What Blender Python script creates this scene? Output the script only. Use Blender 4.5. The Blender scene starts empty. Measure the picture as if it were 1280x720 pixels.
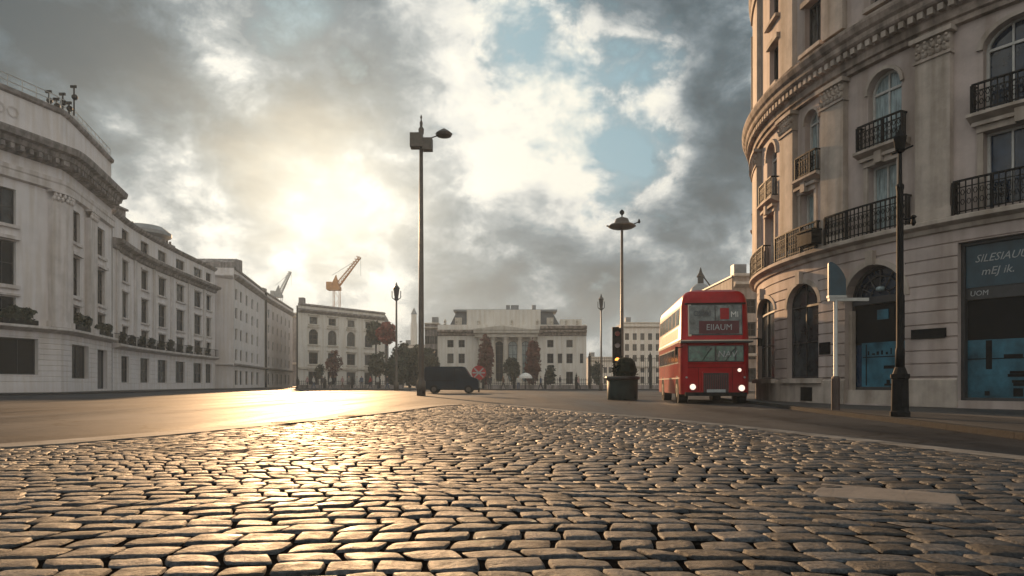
import bpy, math, random
import numpy as np
from mathutils import Vector, Matrix
from math import radians as R, sin, cos, pi, sqrt, atan2
random.seed(7); rng = np.random.default_rng(7)
sc = bpy.context.scene
COL = sc.collection

# ------------------------------------------------------------------ camera, world, sun, exposure
CAMH = 0.75; FPX = 853.3; HY = 480.0
cam_d = bpy.data.cameras.new('camera'); cam_d.lens = 24.0; cam_d.sensor_width = 36.0
cam_d.shift_y = (HY-360)/1280.0; cam_d.clip_start = 0.05; cam_d.clip_end = 3000
cam = bpy.data.objects.new('camera', cam_d); COL.objects.link(cam)
cam.location = (0, 0, CAMH); cam.rotation_euler = (pi/2, 0, 0); sc.camera = cam

SUN_AZ, SUN_EL = -17.0, 14.5
sunv = Vector((sin(R(SUN_AZ))*cos(R(SUN_EL)), cos(R(SUN_AZ))*cos(R(SUN_EL)), sin(R(SUN_EL))))
sd = bpy.data.lights.new('sun', 'SUN'); sd.energy = 5.0; sd.angle = R(1.2); sd.color = (1.0, 0.61, 0.31)
so = bpy.data.objects.new('sun', sd); COL.objects.link(so)
so.rotation_euler = sunv.to_track_quat('Z', 'Y').to_euler(); so.location = (-40, 60, 60)

sc.view_settings.view_transform = 'Standard'; sc.view_settings.look = 'None'
sc.view_settings.exposure = 0.38; sc.view_settings.gamma = 1.0
try: sc.view_settings.use_curve_mapping = False
except Exception: pass
sc.render.engine = 'CYCLES'
sc.cycles.use_denoising = True
sc.cycles.max_bounces = 6; sc.cycles.diffuse_bounces = 3; sc.cycles.glossy_bounces = 3
sc.cycles.transmission_bounces = 3; sc.cycles.volume_bounces = 1
sc.cycles.sample_clamp_indirect = 4.0; sc.cycles.caustics_reflective = False; sc.cycles.caustics_refractive = False

def build_world():
    w = bpy.data.worlds.new('World'); sc.world = w; w.use_nodes = True
    nt = w.node_tree; N = nt.nodes; L = nt.links; N.clear()
    def new(t, **k):
        n = N.new(t)
        for a, v in k.items(): setattr(n, a, v)
        return n
    def math_(op, a, b=None, c=None, clamp=False):
        n = new('ShaderNodeMath', operation=op); n.use_clamp = clamp
        for i, v in enumerate((a, b, c)):
            if v is None: continue
            if hasattr(v, 'is_output'): L.new(v, n.inputs[i])
            else: n.inputs[i].default_value = v
        return n.outputs[0]
    def vmath(op, a, b=None, scale=None):
        n = new('ShaderNodeVectorMath', operation=op)
        for i, v in enumerate((a, b)):
            if v is None: continue
            if hasattr(v, 'is_output'): L.new(v, n.inputs[i])
            else: n.inputs[i].default_value = v
        if scale is not None: n.inputs['Scale'].default_value = scale
        return n.outputs['Value'] if op == 'DOT_PRODUCT' else n.outputs[0]
    def mix(f, a, b, blend='MIX'):
        n = new('ShaderNodeMix', data_type='RGBA', blend_type=blend)
        for s, v in ((n.inputs['Factor'], f), (n.inputs[6], a), (n.inputs[7], b)):
            if hasattr(v, 'is_output'): L.new(v, s)
            else: s.default_value = v
        return n.outputs[2]
    def noise(vec, scale, detail=6, rough=.55, dist=0.0):
        n = new('ShaderNodeTexNoise'); n.inputs['Scale'].default_value = scale
        n.inputs['Detail'].default_value = detail; n.inputs['Roughness'].default_value = rough
        n.inputs['Distortion'].default_value = dist; L.new(vec, n.inputs['Vector']); return n
    tc = new('ShaderNodeTexCoord'); D = vmath('NORMALIZE', tc.outputs['Generated'])
    # flat cloud deck: direction projected on a plane overhead
    sep = new('ShaderNodeSeparateXYZ'); L.new(D, sep.inputs[0])
    zz = math_('ADD', math_('ABSOLUTE', sep.outputs[2]), 0.22)
    comb = new('ShaderNodeCombineXYZ')
    L.new(math_('DIVIDE', sep.outputs[0], zz), comb.inputs[0]); L.new(math_('DIVIDE', sep.outputs[1], zz), comb.inputs[1])
    P = comb.outputs[0]
    w1 = noise(D, 2.6, 5, .55); w2 = noise(P, 2.2, 7, .6)
    off = vmath('SCALE', vmath('SUBTRACT', w1.outputs['Color'], (.5, .5, .5)), scale=.30)
    off2 = vmath('SCALE', vmath('SUBTRACT', w2.outputs['Color'], (.5, .5, .5)), scale=.22)
    DW = vmath('NORMALIZE', vmath('ADD', vmath('ADD', D, off), off2))
    def blobs(lst, base, vec):
        acc = None
        for (px, py, sx, amp) in lst:
            d = Vector(((px-640)/FPX, 1, (HY-py)/FPX)).normalized(); k = 1.0/(sx/FPX)**2 if sx < 900 else .5
            dt = vmath('DOT_PRODUCT', vec, tuple(d))
            e = math_('EXPONENT', math_('MULTIPLY_ADD', dt, k, -k))
            acc = math_('MULTIPLY_ADD', e, amp, acc if acc is not None else base)
        return acc
    lum = blobs(SKY_LUM, SKY_BASE, DW)
    # sky behind the viewpoint, unseen, brightened to light the facades that face it
    lum = math_('ADD', lum, math_('MULTIPLY', math_('MULTIPLY', math_('ADD', sep.outputs[1], -.15), -2.2, clamp=True), .42))
    DS = vmath('MULTIPLY', D, (1, 1, 1.35))
    nb = noise(DS, 3.4, 9, .58, .15); nb2 = noise(DS, 10.5, 10, .60, .25); nb3 = noise(P, 1.6, 6, .55, .2)
    nn = math_('ADD', math_('ADD', math_('MULTIPLY', math_('SUBTRACT', nb.outputs[0], .5), 1.5), math_('MULTIPLY', math_('SUBTRACT', nb2.outputs[0], .5), .95)), math_('MULTIPLY', math_('SUBTRACT', nb3.outputs[0], .5), .5))
    gap = blobs(SKY_GAP, SKY_GAP_BASE, DW)
    gg = math_('ADD', gap, math_('MULTIPLY', nn, -1.5))
    gapn = math_('MULTIPLY', gg, 2.4, clamp=True)
    rim = math_('EXPONENT', math_('MULTIPLY', math_('MULTIPLY', gg, gg), -26.0))
    lumn = math_('ADD', math_('ADD', lum, math_('MULTIPLY', nn, 2.0)), math_('MULTIPLY', rim, .14), clamp=True)
    cr = new('ShaderNodeValToRGB'); L.new(lumn, cr.inputs[0])
    els = [(0.0, (.040, .066, .084)), (.22, (.080, .120, .145)), (.42, (.165, .215, .245)), (.60, (.38, .42, .43)), (.78, (.74, .74, .69)), (1.0, (.95, .92, .80))]
    cr.color_ramp.elements[0].position = 0; cr.color_ramp.elements[0].color = (*els[0][1], 1)
    cr.color_ramp.elements[1].position = 1; cr.color_ramp.elements[1].color = (*els[-1][1], 1)
    for p, c in els[1:-1]:
        e = cr.color_ramp.elements.new(p); e.color = (*c, 1)
    clouds = vmath('SCALE', cr.outputs[0], scale=10.0)
    sky = new('ShaderNodeTexSky', sky_type='NISHITA'); sky.sun_disc = False
    sky.sun_elevation = R(SUN_EL); sky.sun_rotation = R(SUN_AZ); sky.air_density = 1.0; sky.dust_density = .6; sky.ozone_density = 2.0
    skyc = mix(.85, sky.outputs[0], (2.7, 4.3, 4.8, 1))
    col = mix(gapn, clouds, skyc)
    # glow round the veiled sun
    ds = vmath('DOT_PRODUCT', D, tuple(Vector(((405-640)/FPX, 1, (HY-262)/FPX)).normalized()))
    dsw = vmath('DOT_PRODUCT', vmath('NORMALIZE', vmath('ADD', D, vmath('SCALE', vmath('SUBTRACT', w2.outputs['Color'], (.5, .5, .5)), scale=.14))), tuple(Vector(((405-640)/FPX, 1, (HY-262)/FPX)).normalized()))
    def g(vec, spx, amp):
        k = 1/(spx/FPX)**2
        return math_('MULTIPLY', math_('EXPONENT', math_('MULTIPLY_ADD', vec, k, -k)), amp)
    glow1 = g(dsw, 66, 9.0); glow2 = g(dsw, 140, 3.4); glow3 = g(ds, 280, .4)
    c1 = vmath('SCALE', (1.0, .86, .62)); s = N[-1]; L.new(glow1, s.inputs['Scale'])
    c2 = vmath('SCALE', (1.0, .88, .68)); s = N[-1]; L.new(glow2, s.inputs['Scale'])
    c3 = vmath('SCALE', (1.0, .90, .74)); s = N[-1]; L.new(glow3, s.inputs['Scale'])
    col = vmath('ADD', vmath('ADD', vmath('ADD', col, c1), c2), c3)
    # warm, paler air just over the horizon
    hz = math_('EXPONENT', math_('MULTIPLY', math_('ABSOLUTE', sep.outputs[2]), -9.0))
    col = mix(math_('MULTIPLY', hz, .5), col, (4.7, 4.65, 4.2, 1))
    bg = new('ShaderNodeBackground'); L.new(col, bg.inputs[0]); bg.inputs[1].default_value = 0.080
    out = new('ShaderNodeOutputWorld'); L.new(bg.outputs[0], out.inputs[0])
SKY_BASE = .43
# (photo direction, spread, strength): cloud brightness and openings, fixed to compass directions of the real sky
SKY_LUM = [(40, 10, 150, -.26), (240, 40, 90, -.12), (350, 200, 50, -.16), (490, 115, 75, -.20), (400, 130, 60, -.16), (315, 60, 40, .46), (150, 150, 40, .14), (270, 250, 60, .14), (170, 230, 60, .14),
           (610, 10, 70, .22), (720, 80, 60, .17), (640, 170, 50, .10), (825, 180, 44, .34), (810, 90, 50, .14), (915, 60, 60, -.12), (930, 230, 60, -.16), (870, 350, 70, -.16), (780, 20, 60, .14),
           (730, 320, 70, -.14), (600, 330, 80, -.16), (520, 240, 60, .22), (420, 280, 110, .25), (690, 255, 46, .22), (160, 130, 80, -.08),
           (250, 330, 80, .10), (20, 150, 80, -.06)]
SKY_GAP_BASE = -.42
SKY_GAP = [(405, 40, 44, .44), (590, 80, 66, .58), (665, 60, 40, .25), (700, 160, 44, .42), (745, 212, 66, .56), (850, 110, 40, .2)]
build_world()

# ------------------------------------------------------------------ helpers
def at(px, py, d):            # photo direction at depth d -> world point
    return Vector(((px-640)/FPX*d, d, CAMH+(HY-py)/FPX*d))
def zat(py, d): return CAMH+(HY-py)/FPX*d
ORG = {}
class MB:
    def __init__(s): s.v = []; s.f = []; s.m = []
    def add(s, vs, fs, mi=0):
        b = len(s.v); s.v += [tuple(v) for v in vs]; s.f += [tuple(b+i for i in f) for f in fs]; s.m += [mi]*len(fs)
        return s
    def box(s, x0, x1, y0, y1, z0, z1, mi=0):
        return s.add([(x0,y0,z0),(x1,y0,z0),(x1,y1,z0),(x0,y1,z0),(x0,y0,z1),(x1,y0,z1),(x1,y1,z1),(x0,y1,z1)],
                     [(0,3,2,1),(4,5,6,7),(0,1,5,4),(1,2,6,5),(2,3,7,6),(3,0,4,7)], mi)
    def tube(s, p0, p1, r0, r1=None, n=10, mi=0, caps=True):
        r1 = r0 if r1 is None else r1
        p0 = Vector(p0); p1 = Vector(p1); d = (p1-p0).normalized()
        a = d.orthogonal().normalized(); b = d.cross(a)
        vs = []
        for p, r in ((p0, r0), (p1, r1)):
            for i in range(n):
                t = 2*pi*i/n; vs.append(p+(a*cos(t)+b*sin(t))*r)
        fs = [(i, (i+1) % n, n+(i+1) % n, n+i) for i in range(n)]
        if caps: fs += [tuple(range(n-1, -1, -1)), tuple(range(n, 2*n))]
        return s.add(vs, fs, mi)
    def lathe(s, prof, n=16, c=(0,0,0), mi=0):
        vs = []; k = len(prof)
        for r, z in prof:
            for i in range(n):
                t = 2*pi*i/n; vs.append((c[0]+r*cos(t), c[1]+r*sin(t), c[2]+z))
        fs = [(j*n+i, j*n+(i+1) % n, (j+1)*n+(i+1) % n, (j+1)*n+i) for j in range(k-1) for i in range(n)]
        fs += [tuple(range(n-1, -1, -1)), tuple((k-1)*n+i for i in range(n))]
        return s.add(vs, fs, mi)
    def ball(s, c, r, n=12, m=8, sz=1.0, mi=0):
        return s.lathe([(max(1e-3, r*sin(pi*j/m)), -r*sz*cos(pi*j/m)) for j in range(m+1)], n, c, mi)
    def prism(s, poly, z0, z1, mi=0):
        n = len(poly)
        return s.add([(x, y, z0) for x, y in poly]+[(x, y, z1) for x, y in poly],
                     [tuple(range(n-1, -1, -1)), tuple(range(n, 2*n))]+[(i, (i+1) % n, n+(i+1) % n, n+i) for i in range(n)], mi)
    def fbox(s, F, u0, u1, z0, z1, n0, n1, seg=1, mi=0):   # box in facade space
        vs = []; fs = []
        for i in range(seg+1):
            u = u0+(u1-u0)*i/seg
            vs += [F(u, z0, n0), F(u, z1, n0), F(u, z1, n1), F(u, z0, n1)]
        for i in range(seg):
            a = 4*i
            for j in range(4): fs.append((a+j, a+(j+1) % 4, a+4+(j+1) % 4, a+4+j))
        fs += [(0, 3, 2, 1), (4*seg, 4*seg+1, 4*seg+2, 4*seg+3)]
        return s.add(vs, fs, mi)
    def sweep(s, F, u0, u1, prof, seg, mi=0):               # profile [(n,z)] along the facade
        vs = []; k = len(prof); fs = []
        for i in range(seg+1):
            u = u0+(u1-u0)*i/seg
            vs += [F(u, z, n) for n, z in prof]
        for i in range(seg):
            for j in range(k-1): fs.append((i*k+j, (i+1)*k+j, (i+1)*k+j+1, i*k+j+1))
        fs += [tuple(range(k-1, -1, -1)), tuple(seg*k+j for j in range(k))]
        return s.add(vs, fs, mi)
    def build(s, name, mats, parent=None, smooth=False, origin=None):
        if origin is None: origin = ORG.get(parent.name, (0,0,0)) if parent else (0,0,0)
        me = bpy.data.meshes.new(name)
        ox, oy, oz = origin
        me.from_pydata([(x-ox, y-oy, z-oz) for x, y, z in s.v], [], s.f)
        if not isinstance(mats, (list, tuple)): mats = [mats]
        for m in mats: me.materials.append(m)
        if len(mats) > 1: me.polygons.foreach_set('material_index', s.m)
        if smooth: me.polygons.foreach_set('use_smooth', [True]*len(me.polygons))
        me.update()
        o = bpy.data.objects.new(name, me); COL.objects.link(o)
        if parent: o.parent = parent; ORG[o.name] = origin
        else:
            o.location = origin
        return o
def tag(o, label=None, cat=None, group=None, kind=None):
    if label: o['label'] = label
    if cat: o['category'] = cat
    if group: o['group'] = group
    if kind: o['kind'] = kind
    return o
def thing(name, loc, label, cat, group=None, rz=0, local=False):
    o = bpy.data.objects.new(name, None); COL.objects.link(o); o.location = loc; o.rotation_euler = (0, 0, rz)
    o.empty_display_size = .3
    ORG[o.name] = (0,0,0) if local else tuple(loc)
    return tag(o, label, cat, group)
def dup(o, loc, rz, label, group=None, scale=None):
    kids = {}
    allc = [c for c in bpy.data.objects if c.parent is not None]
    def cp(src, par):
        c = src.copy(); COL.objects.link(c)
        if par: c.parent = par
        for ch in allc:
            if ch.parent == src: cp(ch, c)
        return c
    r = cp(o, None); r.location = loc; r.rotation_euler = (0, 0, rz); r['label'] = label
    if group: r['group'] = group
    if scale: r.scale = scale
    return r

# ------------------------------------------------------------------ materials
def mat(name, col, rough=.7, var=.12, scale=3.0, bump=0.0, bscale=40, metal=0.0, col2=None, spec=.5, streak=0.0, emit=None, estr=0, rvar=0.0, stretch=None):
    m = bpy.data.materials.new(name); m.use_nodes = True; nt = m.node_tree; N = nt.nodes; L = nt.links
    b = N['Principled BSDF']; b.inputs['Roughness'].default_value = rough; b.inputs['Metallic'].default_value = metal
    b.inputs['Specular IOR Level'].default_value = spec
    tc = N.new('ShaderNodeTexCoord'); src = tc.outputs['Object']
    if stretch:
        mp = N.new('ShaderNodeMapping'); mp.inputs['Scale'].default_value = stretch; L.new(src, mp.inputs[0]); src = mp.outputs[0]
    n = N.new('ShaderNodeTexNoise'); n.inputs['Scale'].default_value = scale; n.inputs['Detail'].default_value = 6; n.inputs['Roughness'].default_value = .65
    L.new(src, n.inputs['Vector'])
    c2 = col2 or tuple(c*(1-2.2*var) for c in col); c1 = tuple(min(1, c*(1+var)) for c in col)
    cr = N.new('ShaderNodeValToRGB'); cr.color_ramp.elements[0].position = .32; cr.color_ramp.elements[1].position = .68
    cr.color_ramp.elements[0].color = (*c2, 1); cr.color_ramp.elements[1].color = (*c1, 1); L.new(n.outputs[0], cr.inputs[0])
    out = cr.outputs[0]
    if streak:
        mp = N.new('ShaderNodeMapping'); mp.inputs['Scale'].default_value = (2.2, 2.2, .16); L.new(tc.outputs['Object'], mp.inputs[0])
        n2 = N.new('ShaderNodeTexNoise'); n2.inputs['Scale'].default_value = 1.0; n2.inputs['Detail'].default_value = 7; L.new(mp.outputs[0], n2.inputs['Vector'])
        c3 = N.new('ShaderNodeValToRGB'); c3.color_ramp.elements[0].position = .36; c3.color_ramp.elements[1].position = .58
        k = 1-streak; c3.color_ramp.elements[0].color = (k, k*.96, k*.9, 1); c3.color_ramp.elements[1].color = (1, 1, 1, 1); L.new(n2.outputs[0], c3.inputs[0])
        mx = N.new('ShaderNodeMix'); mx.data_type = 'RGBA'; mx.blend_type = 'MULTIPLY'; mx.inputs['Factor'].default_value = 1
        L.new(out, mx.inputs[6]); L.new(c3.outputs[0], mx.inputs[7]); out = mx.outputs[2]
    L.new(out, b.inputs['Base Color'])
    if rvar:
        mr = N.new('ShaderNodeMapRange'); mr.inputs['From Min'].default_value = .3; mr.inputs['From Max'].default_value = .7
        mr.inputs['To Min'].default_value = rough-rvar; mr.inputs['To Max'].default_value = rough+rvar
        L.new(n.outputs[0], mr.inputs[0]); L.new(mr.outputs[0], b.inputs['Roughness'])
    if bump:
        n3 = N.new('ShaderNodeTexNoise'); n3.inputs['Scale'].default_value = bscale; n3.inputs['Detail'].default_value = 5; L.new(tc.outputs['Object'], n3.inputs['Vector'])
        bp = N.new('ShaderNodeBump'); bp.inputs['Strength'].default_value = bump; bp.inputs['Distance'].default_value = .02
        L.new(n3.outputs[0], bp.inputs['Height']); L.new(bp.outputs[0], b.inputs['Normal'])
    if emit:
        b.inputs['Emission Color'].default_value = (*emit, 1); b.inputs['Emission Strength'].default_value = estr
    return m
M = {}
M['stone'] = mat('portland_stone', (.49, .41, .385), .8, .10, .9, .35, 14, streak=.26)
M['stone_trim'] = mat('stone_trim', (.48, .41, .36), .8, .12, 1.6, .3, 18, streak=.34)
M['stone_dirty'] = mat('weathered_cornice_stone', (.36, .29, .25), .85, .22, 2.5, .4, 14, streak=.6)
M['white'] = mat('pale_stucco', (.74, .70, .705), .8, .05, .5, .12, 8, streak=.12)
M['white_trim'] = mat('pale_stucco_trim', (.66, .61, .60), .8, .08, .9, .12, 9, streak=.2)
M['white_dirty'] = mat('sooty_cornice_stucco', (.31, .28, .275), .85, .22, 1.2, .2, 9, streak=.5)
M['far'] = mat('far_stone', (.74, .70, .65), .85, .05, .35, streak=.12)
M['far_trim'] = mat('far_stone_trim', (.56, .51, .45), .85, .10, .6, streak=.15)
M['roof'] = mat('slate_roof', (.075, .08, .09), .6, .2, 1.2)
M['lead'] = mat('lead_roof', (.22, .23, .24), .5, .15, 1.2)
M['glass'] = mat('dark_window_glass', (.010, .012, .016), .15, .35, .7, spec=.12)
M['glass_mid'] = mat('greyish_window_glass', (.045, .052, .058), .15, .4, 1.5, spec=.3)
M['glass_blind'] = mat('half_curtained_window_glass', (.10, .095, .088), .2, .45, 1.8, spec=.3, stretch=(3, 3, 1))
M['glass_pale'] = mat('curtained_window_glass', (.30, .38, .40), .12, .3, 2.2, spec=.8, stretch=(6, 6, .8))
M['glass_blue'] = mat('blue_window_glass', (.010, .026, .055), .08, .5, 1.1, spec=.5)
M['frame_dark'] = mat('dark_painted_frame', (.035, .034, .036), .45, .15, 5)
M['frame_pale'] = mat('pale_painted_frame', (.50, .49, .47), .5, .1, 5)
M['iron'] = mat('black_iron', (.014, .0135, .014), .6, .2, 8, spec=.08)
M['lamp_iron'] = mat('dark_lamp_paint', (.012, .0115, .012), .6, .2, 6, spec=.08)
M['pole'] = mat('bronze_grey_pole_metal', (.10, .085, .072), .5, .15, 3, metal=.25)
M['pole_pale'] = mat('galvanised_pole_metal', (.42, .41, .39), .45, .1, 4, metal=.3)
M['asphalt'] = None
M['red'] = mat('red_bus_paint', (.38, .005, .009), .36, .14, 1.5, spec=.28)
M['cream'] = mat('cream_bus_band', (.62, .52, .42), .4, .1, 2)
M['rubber'] = mat('tyre_rubber', (.018, .018, .018), .9, .2, 10, spec=.05)
M['chrome'] = mat('dull_chrome', (.45, .44, .43), .3, .1, 6, metal=.8)
M['headlamp'] = mat('lit_headlamp', (.9, .85, .75), .3, .0, 1, emit=(1, .66, .55), estr=1.05)
M['teal'] = mat('teal_window_film', (.035, .135, .195), .35, .3, 1.3, spec=.3)
M['black'] = mat('black_shop_interior', (.006, .006, .007), .6, .2, 2, spec=.2)
M['signblue'] = mat('dark_blue_sign', (.020, .055, .080), .4, .2, 2)
M['letter'] = mat('grey_lettering', (.38, .40, .41), .6, .1, 6)
M['letter_white'] = mat('white_lettering', (.75, .73, .70), .6, .1, 6)
M['letter_dark'] = mat('dark_lettering', (.03, .035, .05), .6, .1, 6)
M['shrubleaf'] = mat('near_black_foliage', (.012, .018, .012), .85, .3, 3, spec=.15)
M['leaf'] = mat('dark_foliage', (.035, .050, .026), .7, .45, 3)
M['leaf_grey'] = mat('grey_green_foliage', (.09, .105, .075), .7, .4, 1)
M['leaf_red'] = mat('red_brown_foliage', (.155, .050, .038), .7, .4, 1)
M['leaf_rust'] = mat('bright_red_foliage', (.32, .075, .055), .7, .35, 1)
M['bark'] = mat('pale_bark', (.15, .125, .11), .85, .3, 5)
M['navy'] = mat('dark_navy_paint', (.009, .018, .032), .5, .2, 1, spec=.2)
M['green_black'] = mat('green_black_paint', (.010, .021, .020), .6, .2, 3, spec=.15)
M['crane'] = mat('orange_crane_paint', (.55, .24, .06), .5, .15, 1)
M['grey_crane'] = mat('grey_crane_paint', (.30, .30, .30), .5, .15, 1)
M['skin'] = mat('skin', (.45, .28, .21), .6, .05, 4)
M['kerb'] = mat('granite_kerb', (.045, .043, .042), .8, .18, 4, .5, 30, rvar=.1, spec=.05)
M['pave'] = None

def ground_mat(name, c1, c2, rough, rvar, kind):
    m = bpy.data.materials.new(name); m.use_nodes = True; nt = m.node_tree; N = nt.nodes; L = nt.links; b = N['Principled BSDF']
    tc = N.new('ShaderNodeTexCoord')
    def noise(scale, st=(1, 1, 1), rot=0, det=6, ro=.6):
        mp = N.new('ShaderNodeMapping'); mp.inputs['Scale'].default_value = st; mp.inputs['Rotation'].default_value = (0, 0, rot); L.new(tc.outputs['Object'], mp.inputs[0])
        n = N.new('ShaderNodeTexNoise'); n.inputs['Scale'].default_value = scale; n.inputs['Detail'].default_value = det; n.inputs['Roughness'].default_value = ro
        L.new(mp.outputs[0], n.inputs[0]); return n.outputs[0]
    big = noise(.16, (1, 1, 1), 0, 7); streak = noise(.55, (1, .07, 1), R(24), 6); fine = noise(34, det=4)
    def ramp(src, a, bb, p0=.35, p1=.65):
        cr = N.new('ShaderNodeValToRGB'); cr.color_ramp.elements[0].position = p0; cr.color_ramp.elements[1].position = p1
        cr.color_ramp.elements[0].color = (*a, 1); cr.color_ramp.elements[1].color = (*bb, 1); L.new(src, cr.inputs[0]); return cr.outputs[0]
    def mul(a, bb):
        mx = N.new('ShaderNodeMix'); mx.data_type = 'RGBA'; mx.blend_type = 'MULTIPLY'; mx.inputs['Factor'].default_value = 1; L.new(a, mx.inputs[6]); L.new(bb, mx.inputs[7]); return mx.outputs[2]
    col = mul(ramp(big, c2, c1), ramp(streak, (.42, .43, .46), (1.4, 1.34, 1.28)))
    col = mul(col, ramp(fine, (.72, .72, .72), (1.15, 1.15, 1.15)))
    if kind == 'road':
        mp = N.new('ShaderNodeMapping'); mp.inputs['Scale'].default_value = (.22, .22, 1); L.new(tc.outputs['Object'], mp.inputs[0])
        dn = N.new('ShaderNodeTexNoise'); dn.inputs['Scale'].default_value = 5; dn.inputs['Detail'].default_value = 6; L.new(mp.outputs[0], dn.inputs[0])
        mxv = N.new('ShaderNodeMix'); mxv.data_type = 'RGBA'; mxv.blend_type = 'LINEAR_LIGHT'; mxv.inputs['Factor'].default_value = .10; L.new(mp.outputs[0], mxv.inputs[6]); L.new(dn.outputs['Color'], mxv.inputs[7])
        vo = N.new('ShaderNodeTexVoronoi'); vo.feature = 'DISTANCE_TO_EDGE'; vo.inputs['Scale'].default_value = 1.6; L.new(mxv.outputs[2], vo.inputs['Vector'])
        col = mul(col, ramp(vo.outputs['Distance'], (.30, .30, .30), (1, 1, 1), .006, .018))
        v2 = N.new('ShaderNodeTexVoronoi'); v2.inputs['Scale'].default_value = .55; L.new(mxv.outputs[2], v2.inputs['Vector'])
        sx = N.new('ShaderNodeSeparateColor'); L.new(v2.outputs['Color'], sx.inputs[0]); col = mul(col, ramp(sx.outputs[0], (.62, .62, .64), (1.18, 1.16, 1.12), .2, .8))
    if kind == 'pave':
        br = N.new('ShaderNodeTexBrick'); br.inputs['Scale'].default_value = 1.0; br.inputs['Brick Width'].default_value = .9; br.inputs['Row Height'].default_value = .6; br.inputs['Mortar Size'].default_value = .012
        br.inputs['Color1'].default_value = (1, 1, 1, 1); br.inputs['Color2'].default_value = (.82, .82, .82, 1); br.inputs['Mortar'].default_value = (.35, .35, .35, 1)
        L.new(tc.outputs['Object'], br.inputs[0]); col = mul(col, br.outputs[0])
    L.new(col, b.inputs['Base Color'])
    mr = N.new('ShaderNodeMapRange'); mr.inputs['From Min'].default_value = .35; mr.inputs['From Max'].default_value = .65
    mr.inputs['To Min'].default_value = rough-rvar; mr.inputs['To Max'].default_value = rough+rvar; L.new(streak, mr.inputs[0]); L.new(mr.outputs[0], b.inputs['Roughness'])
    bp = N.new('ShaderNodeBump'); bp.inputs['Strength'].default_value = .5; bp.inputs['Distance'].default_value = .012; mid = noise(2.2, det=5); am = N.new('ShaderNodeMath'); am.operation = 'MULTIPLY_ADD'; am.inputs[1].default_value = 3.0; L.new(mid, am.inputs[0]); L.new(fine, am.inputs[2]); L.new(am.outputs[0], bp.inputs['Height']); L.new(bp.outputs[0], b.inputs['Normal'])
    return m
M['asphalt'] = ground_mat('asphalt', (.068, .075, .086), (.023, .027, .034), .60, .12, 'road'); M['asphalt'].node_tree.nodes['Principled BSDF'].inputs['Specular IOR Level'].default_value = .10
M['pave'] = ground_mat('paving_slabs', (.060, .058, .058), (.036, .035, .036), .6, .08, 'pave')

def cobble_mat():
    m = bpy.data.materials.new('worn_granite_setts'); m.use_nodes = True; nt = m.node_tree; N = nt.nodes; L = nt.links; b = N['Principled BSDF']
    tc = N.new('ShaderNodeTexCoord'); at_ = N.new('ShaderNodeAttribute'); at_.attribute_name = 'tone'
    n = N.new('ShaderNodeTexNoise'); n.inputs['Scale'].default_value = 42; n.inputs['Detail'].default_value = 10; n.inputs['Roughness'].default_value = .78; L.new(tc.outputs['Object'], n.inputs[0])
    b.inputs['Specular IOR Level'].default_value = .22
    cr = N.new('ShaderNodeValToRGB'); E = cr.color_ramp.elements
    E[0].position = .38; E[0].color = (.014, .016, .019, 1); E[1].position = .64; E[1].color = (.098, .103, .112, 1); L.new(n.outputs[0], cr.inputs[0])
    mx = N.new('ShaderNodeMix'); mx.data_type = 'RGBA'; mx.blend_type = 'MULTIPLY'; mx.inputs['Factor'].default_value = 1; L.new(cr.outputs[0], mx.inputs[6]); L.new(at_.outputs['Color'], mx.inputs[7])
    L.new(mx.outputs[2], b.inputs['Base Color'])
    n2 = N.new('ShaderNodeTexNoise'); n2.inputs['Scale'].default_value = 9; n2.inputs['Detail'].default_value = 5; L.new(tc.outputs['Object'], n2.inputs[0])
    mr = N.new('ShaderNodeMapRange'); mr.inputs['From Min'].default_value = .3; mr.inputs['From Max'].default_value = .7; mr.inputs['To Min'].default_value = .42; mr.inputs['To Max'].default_value = .70
    L.new(n2.outputs[0], mr.inputs[0]); L.new(mr.outputs[0], b.inputs['Roughness'])
    n3 = N.new('ShaderNodeTexNoise'); n3.inputs['Scale'].default_value = 60; n3.inputs['Detail'].default_value = 7; n3.inputs['Roughness'].default_value = .7; L.new(tc.outputs['Object'], n3.inputs[0])
    n4 = N.new('ShaderNodeTexNoise'); n4.inputs['Scale'].default_value = 14; n4.inputs['Detail'].default_value = 3; L.new(tc.outputs['Object'], n4.inputs[0])
    ad = N.new('ShaderNodeMath'); ad.operation = 'MULTIPLY_ADD'; ad.inputs[1].default_value = 1.6; L.new(n4.outputs[0], ad.inputs[0]); L.new(n3.outputs[0], ad.inputs[2])
    bp = N.new('ShaderNodeBump'); bp.inputs['Strength'].default_value = .9; bp.inputs['Distance'].default_value = .018; L.new(ad.outputs[0], bp.inputs['Height']); L.new(bp.outputs[0], b.inputs['Normal'])
    return m
M['cobble'] = cobble_mat()
M['joint'] = mat('dark_joint_grit', (.007, .0066, .0064), .98, .3, 30, .3, 60, spec=.0)
M['border'] = mat('smooth_border_stone', (.19, .18, .17), .7, .3, 2.2, .4, 30, rvar=.08, spec=.2)
M['slab'] = mat('worn_stone_slab', (.17, .15, .135), .6, .12, 6, .4, 40)

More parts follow.
